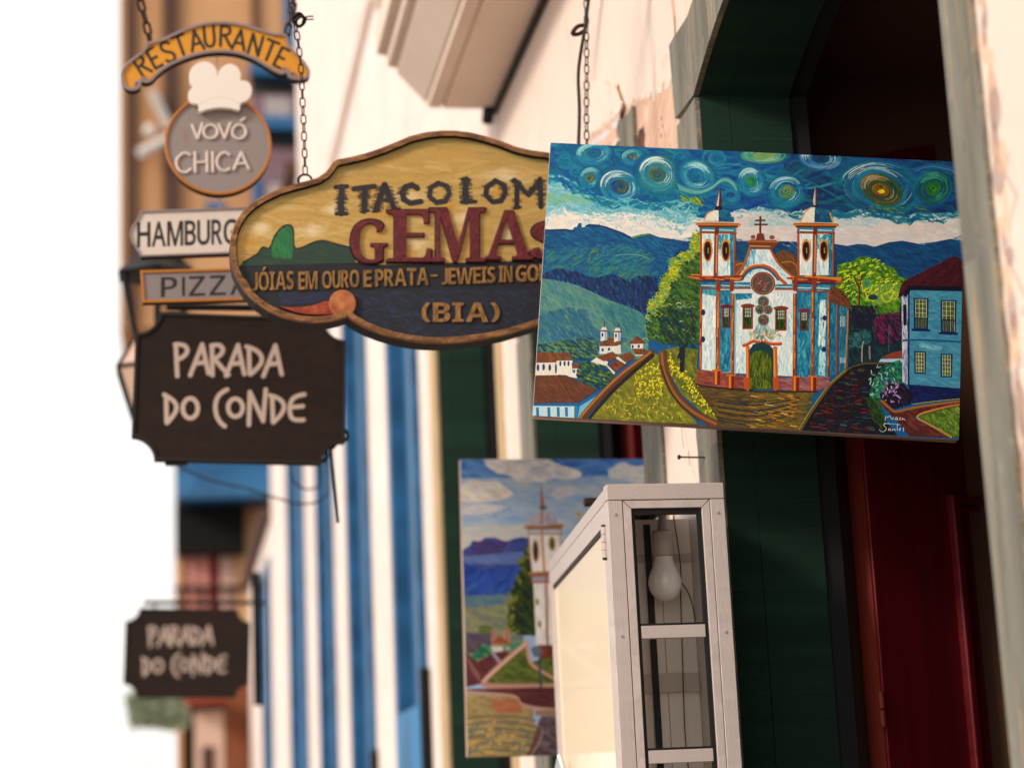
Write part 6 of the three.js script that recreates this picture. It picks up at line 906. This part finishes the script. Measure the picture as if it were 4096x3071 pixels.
  tower(A, 1588, 1916, 1738, [1655, 1826], [[1618, 796], [1632, 745], [1660, 712], [1720, 688], [1762, 690], [1758, 796]], [[1760, 690], [1800, 705], [1866, 716], [1876, 750], [1868, 765], [1898, 802], [1758, 798]]);
  A.line([[1618, 790], [1634, 742], [1662, 710], [1715, 690]], '#b88a5a', 4); A.fill([[1722, 652], [1784, 652], [1790, 690], [1722, 690]], '#23304e'); A.fill([[1765, 482], [1750, 560], [1730, 650], [1758, 655]], '#d8d4c8'); A.fill([[1766, 482], [1778, 560], [1782, 650], [1756, 655]], '#6a3034'); A.line([[1764, 484], [1732, 650]], '#8a5038', 3);
  tower(B, 428, 770, 590, [506, 676], [[452, 802], [468, 770], [486, 690], [540, 664], [592, 655], [582, 802]], [[592, 655], [650, 672], [735, 712], [744, 760], [768, 806], [584, 802]]);
  B.line([[452, 798], [490, 690], [545, 664]], '#b88a5a', 4); B.line([[735, 715], [745, 760], [760, 800]], '#c09a4a', 6); B.fill([[568, 640], [616, 640], [620, 660], [566, 660]], '#2a3450'); B.fill([[590, 462], [580, 520], [568, 600], [575, 642], [596, 642]], '#c4b8b0'); B.fill([[594, 462], [604, 500], [608, 640], [592, 642]], '#7a4a40');
  // signature
  for (const p of [[[1318, 1328], [1326, 1265], [1345, 1305], [1368, 1262], [1380, 1310]], [[1404, 1290], [1388, 1302], [1394, 1318], [1410, 1306]], [[1432, 1290], [1418, 1304], [1424, 1320], [1440, 1306], [1440, 1290], [1444, 1320]], [[1474, 1294], [1458, 1304], [1464, 1322], [1482, 1314]], [[1492, 1300], [1494, 1322], [1502, 1300], [1518, 1322]]]) D.line(p, '#e2ded6', 2.6);
  for (const p of [[[1360, 1352], [1310, 1352], [1302, 1372], [1335, 1394], [1318, 1432], [1270, 1432], [1262, 1412]], [[1366, 1398], [1350, 1408], [1354, 1424], [1372, 1412], [1372, 1398], [1378, 1426]], [[1390, 1424], [1396, 1400], [1408, 1424], [1416, 1400], [1424, 1424]], [[1442, 1360], [1440, 1424]], [[1310, 1350], [1470, 1366]], [[1470, 1400], [1456, 1410], [1462, 1426], [1478, 1412], [1470, 1400]], [[1506, 1396], [1494, 1404], [1510, 1418], [1500, 1430]]]) D.line(p, '#e2ded6', 2.6);
  grade(ctx, CW, CH, 1.05, 1.22, 112, 0.1);
  const tx = ctex(c), bt = ctex(c, false);
  const g = stretched('church_painting', 'large canvas painting of a white church with two towers under a swirling blue sky', [0.952, 2.4383, -3.065], 0.70, 0.4754, 0.03, tx, bt, 0.0017);
  g.rotation.set(0.00887, -0.21756, -0.11046, 'YXZ');
}
{ // ---- second painting: bell tower, mountains and paved path
  const CW = 768, CH = 850, c = canvas(CW, CH), ctx = c.getContext('2d');
  const px = quadMap([[990, 988], [1545.1, 993.5], [1584.4, 1623.2], [1012, 1632]], [[0, 0], [CW, 0], [CW, CH], [0, CH]]);
  const F = drawer(ctx, (x, y) => px(971.66 + x * 0.22787, 960.86 + y * 0.22787)), G = drawer(ctx, (x, y) => px(971.66 + x * 0.22787, 1279.9 + y * 0.22787));
  ctx.fillStyle = '#8ea2be'; ctx.fillRect(0, 0, CW, CH);
  F.fill([[60, 100], [2800, 100], [2800, 260], [60, 300]], '#3a6ab0'); F.scatter([[60, 100], [2800, 100], [2800, 330], [60, 340]], 700, ['#3464ac', '#4676b6', '#2c58a4', '#5c86be', '#6a90c0'], 0.1, 34, 12, 0.5);
  F.scatter([[60, 300], [2800, 300], [2800, 900], [60, 900]], 1500, ['#8aa4c4', '#9cb0c4', '#7c9cc4', '#a8b4bc', '#b0b8bc', '#94a8c0'], 0.1, 40, 14, 0.5);
  F.scatter([[60, 760], [1000, 740], [1000, 900], [60, 980]], 400, ['#b4b4b0', '#c0b8b0', '#a8b0b4'], 0.05, 40, 12, 0.5);
  const cloud = (p, cols) => { F.fill(p, cols[0], true); F.scatter(p, 340, cols, 0.2, 26, 12, 0.6, 0.8); };
  cloud([[300, 125], [900, 110], [1000, 180], [1230, 240], [1240, 290], [1150, 330], [950, 300], [900, 350], [780, 340], [640, 350], [560, 280], [430, 260], [340, 200]], ['#d4d0cc', '#dcd6d0', '#b4b4b8', '#d4ccc4', '#a8acb8']);
  cloud([[80, 360], [200, 320], [330, 340], [440, 330], [500, 380], [600, 460], [480, 510], [330, 530], [160, 530], [80, 510]], ['#dad6cc', '#e0d8cc', '#b8b8b8', '#c4b8a8', '#dad2c8']);
  cloud([[90, 590], [260, 550], [420, 560], [540, 570], [430, 620], [250, 650], [100, 640]], ['#ccc8c8', '#d4ceca', '#aeb2bc']);
  cloud([[940, 460], [1010, 400], [1150, 380], [1230, 420], [1180, 470], [1090, 480], [1000, 520]], ['#b8b8bc', '#c4bec0', '#a8acb8']);
  cloud([[1480, 240], [1560, 190], [1640, 160], [1720, 210], [1900, 190], [2100, 240], [2200, 400], [1900, 420], [1620, 330], [1500, 310]], ['#bcbcc0', '#c8c4c0', '#aab0bc']);
  const m1 = [[90, 1000], [180, 940], [220, 890], [260, 920], [320, 870], [420, 865], [520, 910], [600, 880], [680, 865], [760, 880], [760, 1250], [110, 1200]]; F.fill(m1, '#34447c'); F.scatter(m1, 700, ['#3c4c88', '#2e3c78', '#4a5498', '#4c4a84', '#283a74', '#5a5c94'], 0.4, 30, 8, 0.6);
  F.scatter([[200, 900], [540, 900], [500, 1010], [180, 1040]], 140, ['#43386c', '#4c3f70', '#382e60'], 0.3, 26, 8, 0.6); F.scatter([[120, 1040], [720, 1000], [720, 1120], [140, 1120]], 180, ['#54689c', '#6478a0', '#4a609c'], 0.3, 34, 8, 0.5);
  const m2 = [[110, 1120], [200, 1130], [330, 1170], [460, 1150], [700, 1160], [720, 1420], [500, 1440], [130, 1480]]; F.fill(m2, '#1f3a84'); F.scatter(m2, 600, ['#23429a', '#1a3070', '#2c4e9c', '#18388c', '#3a5c98'], 2.4, 34, 9, 0.6);
  const m3 = [[120, 1440], [300, 1440], [540, 1420], [700, 1400], [700, 2060], [130, 2060]]; F.fill(m3, '#66706c'); F.scatter(m3, 700, ['#7a7c5c', '#6c7458', '#848058', '#5c6a6a', '#8a865c', '#56645c'], 0.3, 30, 9, 0.6); F.scatter([[130, 1420], [560, 1400], [540, 1500], [140, 1530]], 120, ['#3f5f80', '#4a6a7c', '#5c7474'], 0.2, 34, 8, 0.6);
  G.scatter([[150, 370], [400, 370], [410, 480], [240, 560], [160, 560]], 260, ['#4a3c58', '#54445c', '#3c3650', '#5c5048'], 0.3, 22, 8, 0.7); G.scatter([[270, 300], [400, 300], [380, 380], [280, 370]], 80, ['#4a5a2a', '#5c6a34'], 0.6, 16, 8, 0.7);
  // cypress-like tree beside the tower
  const tr = [[735, 930], [700, 1000], [690, 1060], [650, 1120], [670, 1180], [630, 1230], [600, 1330], [560, 1400], [600, 1440], [545, 1500], [560, 1560], [540, 1640], [560, 1740], [610, 1760], [640, 1790], [820, 1800], [800, 1300], [770, 1150]];
  F.fill(tr, '#1a2a18'); F.scatter(tr, 1200, ['#22361a', '#2c401e', '#16261a', '#384820', '#101c16', '#444c20', '#1c3020'], 0.6, 16, 8, 0.75, 0.9); for (let i = 0; i < 46; i++) { const k = Math.floor(R() * 13), p = tr[k], q = tr[k + 1], t = R(); F.dab(p[0] + (q[0] - p[0]) * t + rr(-6, 50), p[1] + (q[1] - p[1]) * t, rr(0, 3), 9, 6, pick(['#6a6c24', '#4f6024', '#7a7a2a']), 0.8); }
  // towers and front of the church
  const body = [[770, 1200], [1900, 1200], [1900, 1880], [830, 1880]]; F.fill([[1000, 1260], [2300, 1260], [2300, 1880], [1000, 1880]], '#c0b8b4');
  const tower = (o) => {
    const q = (a) => a.map((p) => [p[0] + o, p[1]]);
    F.fill(q([[735, 800], [1045, 800], [1045, 1200], [770, 1200]]), '#cfc8c4'); F.scatter(q([[735, 800], [1045, 800], [1045, 1200], [770, 1200]]), 160, ['#d4ccc8', '#bcb6b8', '#dad4ce'], 1.5, 24, 8, 0.6); F.fill(q([[735, 790], [1045, 790], [1045, 830], [735, 830]]), '#a8acb4'); F.line(q([[740, 838], [1050, 838]]), '#8f5f44', 4, false);
    F.line(q([[862, 790], [890, 1190]]), '#a8702c', 6, false); F.line(q([[738, 800], [760, 1100], [775, 1200]]), '#96684a', 3, false); F.line(q([[1045, 790], [1040, 1000]]), '#96684a', 3, false);
    F.ell(806 + o, 1000, 32, 108, '#a8782c'); F.ell(806 + o, 1000, 22, 92, '#3a2c30'); F.ell(962 + o, 930, 32, 70, '#a8782c'); F.ell(962 + o, 930, 20, 56, '#3f5030');
    F.fill(q([[690, 765], [1072, 750], [1050, 795], [730, 795]]), '#86604a'); F.line(q([[690, 766], [860, 740], [1072, 752]]), '#a87844', 4, false);
    F.fill(q([[735, 752], [760, 670], [800, 645], [870, 615], [940, 640], [985, 660], [1020, 745]]), '#a49aa4'); F.scatter(q([[735, 752], [760, 670], [870, 615], [985, 660], [1020, 745]]), 80, ['#b0a6ac', '#948c9c', '#bcb0b0', '#8a84a0'], 1.2, 18, 7, 0.6); F.line(q([[862, 620], [866, 740]]), '#96703c', 5, false); F.ell(872 + o, 588, 34, 24, '#5a5a6a'); F.fill(q([[845, 372], [855, 372], [886, 575], [850, 580]]), '#9a5a3a');
  };
  F.fill([[786, 1270], [1000, 1270], [1040, 2090], [830, 2080]], '#cdc6c2'); F.scatter([[786, 1270], [1000, 1270], [1040, 2090], [830, 2080]], 300, ['#d4ccc8', '#c0b8b8', '#dad2cc'], 1.5, 30, 9, 0.6);
  tower(0); tower(720); F.fill([[738, 1205], [1060, 1190], [1060, 1240], [760, 1246]], '#86583f'); F.line([[740, 1204], [1060, 1190]], '#a87a50', 4, false); F.fill([[770, 1250], [1000, 1245], [1000, 1288], [780, 1290]], '#8f8a98'); F.line([[775, 1296], [1000, 1290]], '#9a5a34', 6, false);
  F.line([[905, 1200], [935, 2100]], '#8f6044', 7, false); for (const [x, y] of [[826, 1480], [850, 1690]]) { F.ell(x, y, 16, 36, '#a8802c'); F.ell(x, y, 8, 20, '#40464c'); }
  F.line([[1215, 640], [1215, 700]], '#b08a3c', 6, false); F.line([[1190, 650], [1240, 650]], '#b08a3c', 5, false);
  G.fill([[840, 490], [1100, 490], [1100, 620], [860, 625]], '#5c2c24'); G.scatter([[840, 490], [1100, 490], [1100, 620], [860, 625]], 90, ['#6a3428', '#7a4430', '#48241f'], 0.1, 22, 8, 0.7);
  // hamlet, roofs, lawn triangle
  G.fill([[395, 410], [400, 340], [430, 330], [440, 420], [505, 430], [515, 340], [560, 330], [575, 460], [395, 490]], '#a87a62'); G.line([[415, 345], [418, 430]], '#8a5a4c', 6); G.line([[540, 335], [545, 430]], '#8a5a4c', 6); G.fill([[390, 470], [470, 400], [590, 470]], '#8a4428');
  G.fill([[375, 500], [500, 495], [510, 550], [400, 550]], '#bcb4ac'); G.scatter([[200, 600], [300, 470], [380, 490], [420, 560], [250, 630]], 180, ['#1f5c48', '#2a7054', '#1c4a40', '#6a8a3c'], 0.5, 18, 8, 0.8); G.scatter([[520, 520], [600, 470], [720, 440], [620, 540]], 90, ['#2a7054', '#a8b0a4', '#3a7a5c'], 0.5, 16, 8, 0.8);
  G.fill([[155, 560], [260, 640], [420, 560], [520, 540], [600, 580], [300, 850], [160, 880]], '#4c2424'); G.scatter([[155, 560], [260, 640], [420, 560], [520, 540], [600, 580], [300, 850], [160, 880]], 300, ['#5c2c2a', '#441f24', '#6a3834', '#54303a'], 0.9, 26, 7, 0.7); G.line([[410, 560], [470, 640]], '#8c8090', 10); for (let i = 0; i < 7; i++) G.line([[160 + i * 6, 590 + i * 20], [290, 770 + i * 10]], '#7a5450', 2);
  const law = [[740, 470], [640, 560], [300, 850], [340, 870], [1100, 860], [1100, 600], [860, 620], [760, 660]]; G.fill(law, '#4a5620'); G.scatter(law, 620, ['#566428', '#444e1e', '#626a2c', '#3a4820', '#6a6c30'], 0.3, 22, 8, 0.7);
  G.line([[730, 470], [600, 570], [430, 720], [310, 840], [340, 872], [700, 880], [1100, 875]], '#a87c6c', 14); G.line([[735, 465], [610, 565], [320, 828]], '#c8a494', 5); G.line([[735, 500], [740, 650], [860, 730], [1100, 870]], '#b08474', 9);
  // street lamp
  G.line([[850, 620], [862, 800], [885, 1100], [905, 1330]], '#3a4450', 7); G.fill([[765, 520], [830, 490], [880, 530], [850, 610], [800, 600]], '#5a6270');
  // wall and paved path
  G.fill([[165, 900], [1100, 890], [1100, 1100], [650, 1090], [640, 970], [165, 930]], '#45201f'); G.scatter([[165, 900], [1100, 890], [1100, 1100], [650, 1090], [640, 970], [165, 930]], 360, ['#54282a', '#3c1c1e', '#643432', '#4c2c2c'], 0.1, 24, 8, 0.7); G.line([[170, 925], [400, 945], [650, 970], [655, 1040], [800, 1090], [1100, 1110]], '#a88478', 9);
  const pave = [[165, 945], [640, 980], [650, 1040], [800, 1100], [800, 1200], [860, 1300], [830, 1420], [730, 1540], [170, 1540]]; G.fill(pave, '#8a7244'); G.scatter(pave, 900, ['#948052', '#7e6e4a', '#a08c5c', '#8c704c', '#766a46', '#a69068'], 0.1, 30, 10, 0.6); G.scatter([[380, 1000], [650, 1000], [700, 1120], [450, 1130]], 160, ['#9a5c40', '#a86a4a', '#8a5440'], 0.6, 24, 9, 0.6);
  for (const y of [1170, 1230, 1290, 1350, 1420, 1490]) G.line([[170, y + 10], [330, y - 18], [500, y - 10], [700, y], [820, y + 30]], '#4c5650', 4); for (let i = 0; i < 26; i++) { const x = rr(190, 800), y = rr(1180, 1500); G.line([[x, y], [x + rr(-40, 40), y + 50]], '#565e54', 4); }
  for (let i = 0; i < 30; i++) G.ell(rr(200, 780), rr(1180, 1500), rr(16, 40), rr(8, 16), pick(['#a88a4c', '#b0904c', '#96804c', '#b0805c']));
  G.fill([[860, 1180], [1100, 1110], [1100, 1560], [740, 1560], [850, 1420]], '#4c3a40'); G.scatter([[860, 1180], [1100, 1110], [1100, 1560], [740, 1560]], 300, ['#5c4a4c', '#443440', '#6c5c58', '#3c3440', '#7a6a64'], 0.2, 22, 9, 0.7); G.line([[860, 1300], [830, 1420], [740, 1540]], '#6a3a30', 8); G.line([[770, 1545], [870, 1420], [890, 1300]], '#8a7a74', 4);
  G.fill([[810, 1110], [1100, 1090], [1100, 1150], [820, 1160]], '#8a6a58');
  F.fill([[1100, 1880], [2800, 1880], [2800, 3000], [1100, 3000]], '#5a5a3c'); F.scatter([[1100, 1880], [2800, 1880], [2800, 3000], [1100, 3000]], 500, ['#6a6a40', '#4c5434', '#7a6a50', '#5a3c34'], 0.2, 34, 14, 0.7);
  grade(ctx, CW, CH, 1.0, 1.14, 132);
  const tx = ctex(c), bt = ctex(c, false);
  const g = stretched('tower_painting', 'smaller canvas painting of a bell tower and blue mountains, half hidden by the display case', [0.9366, 2.0526, -4.35], 0.6, 0.6637, 0.025, tx, bt, 0.0006);
  g.rotation.z = -0.0133;
}
renderer.render(scene, camera);
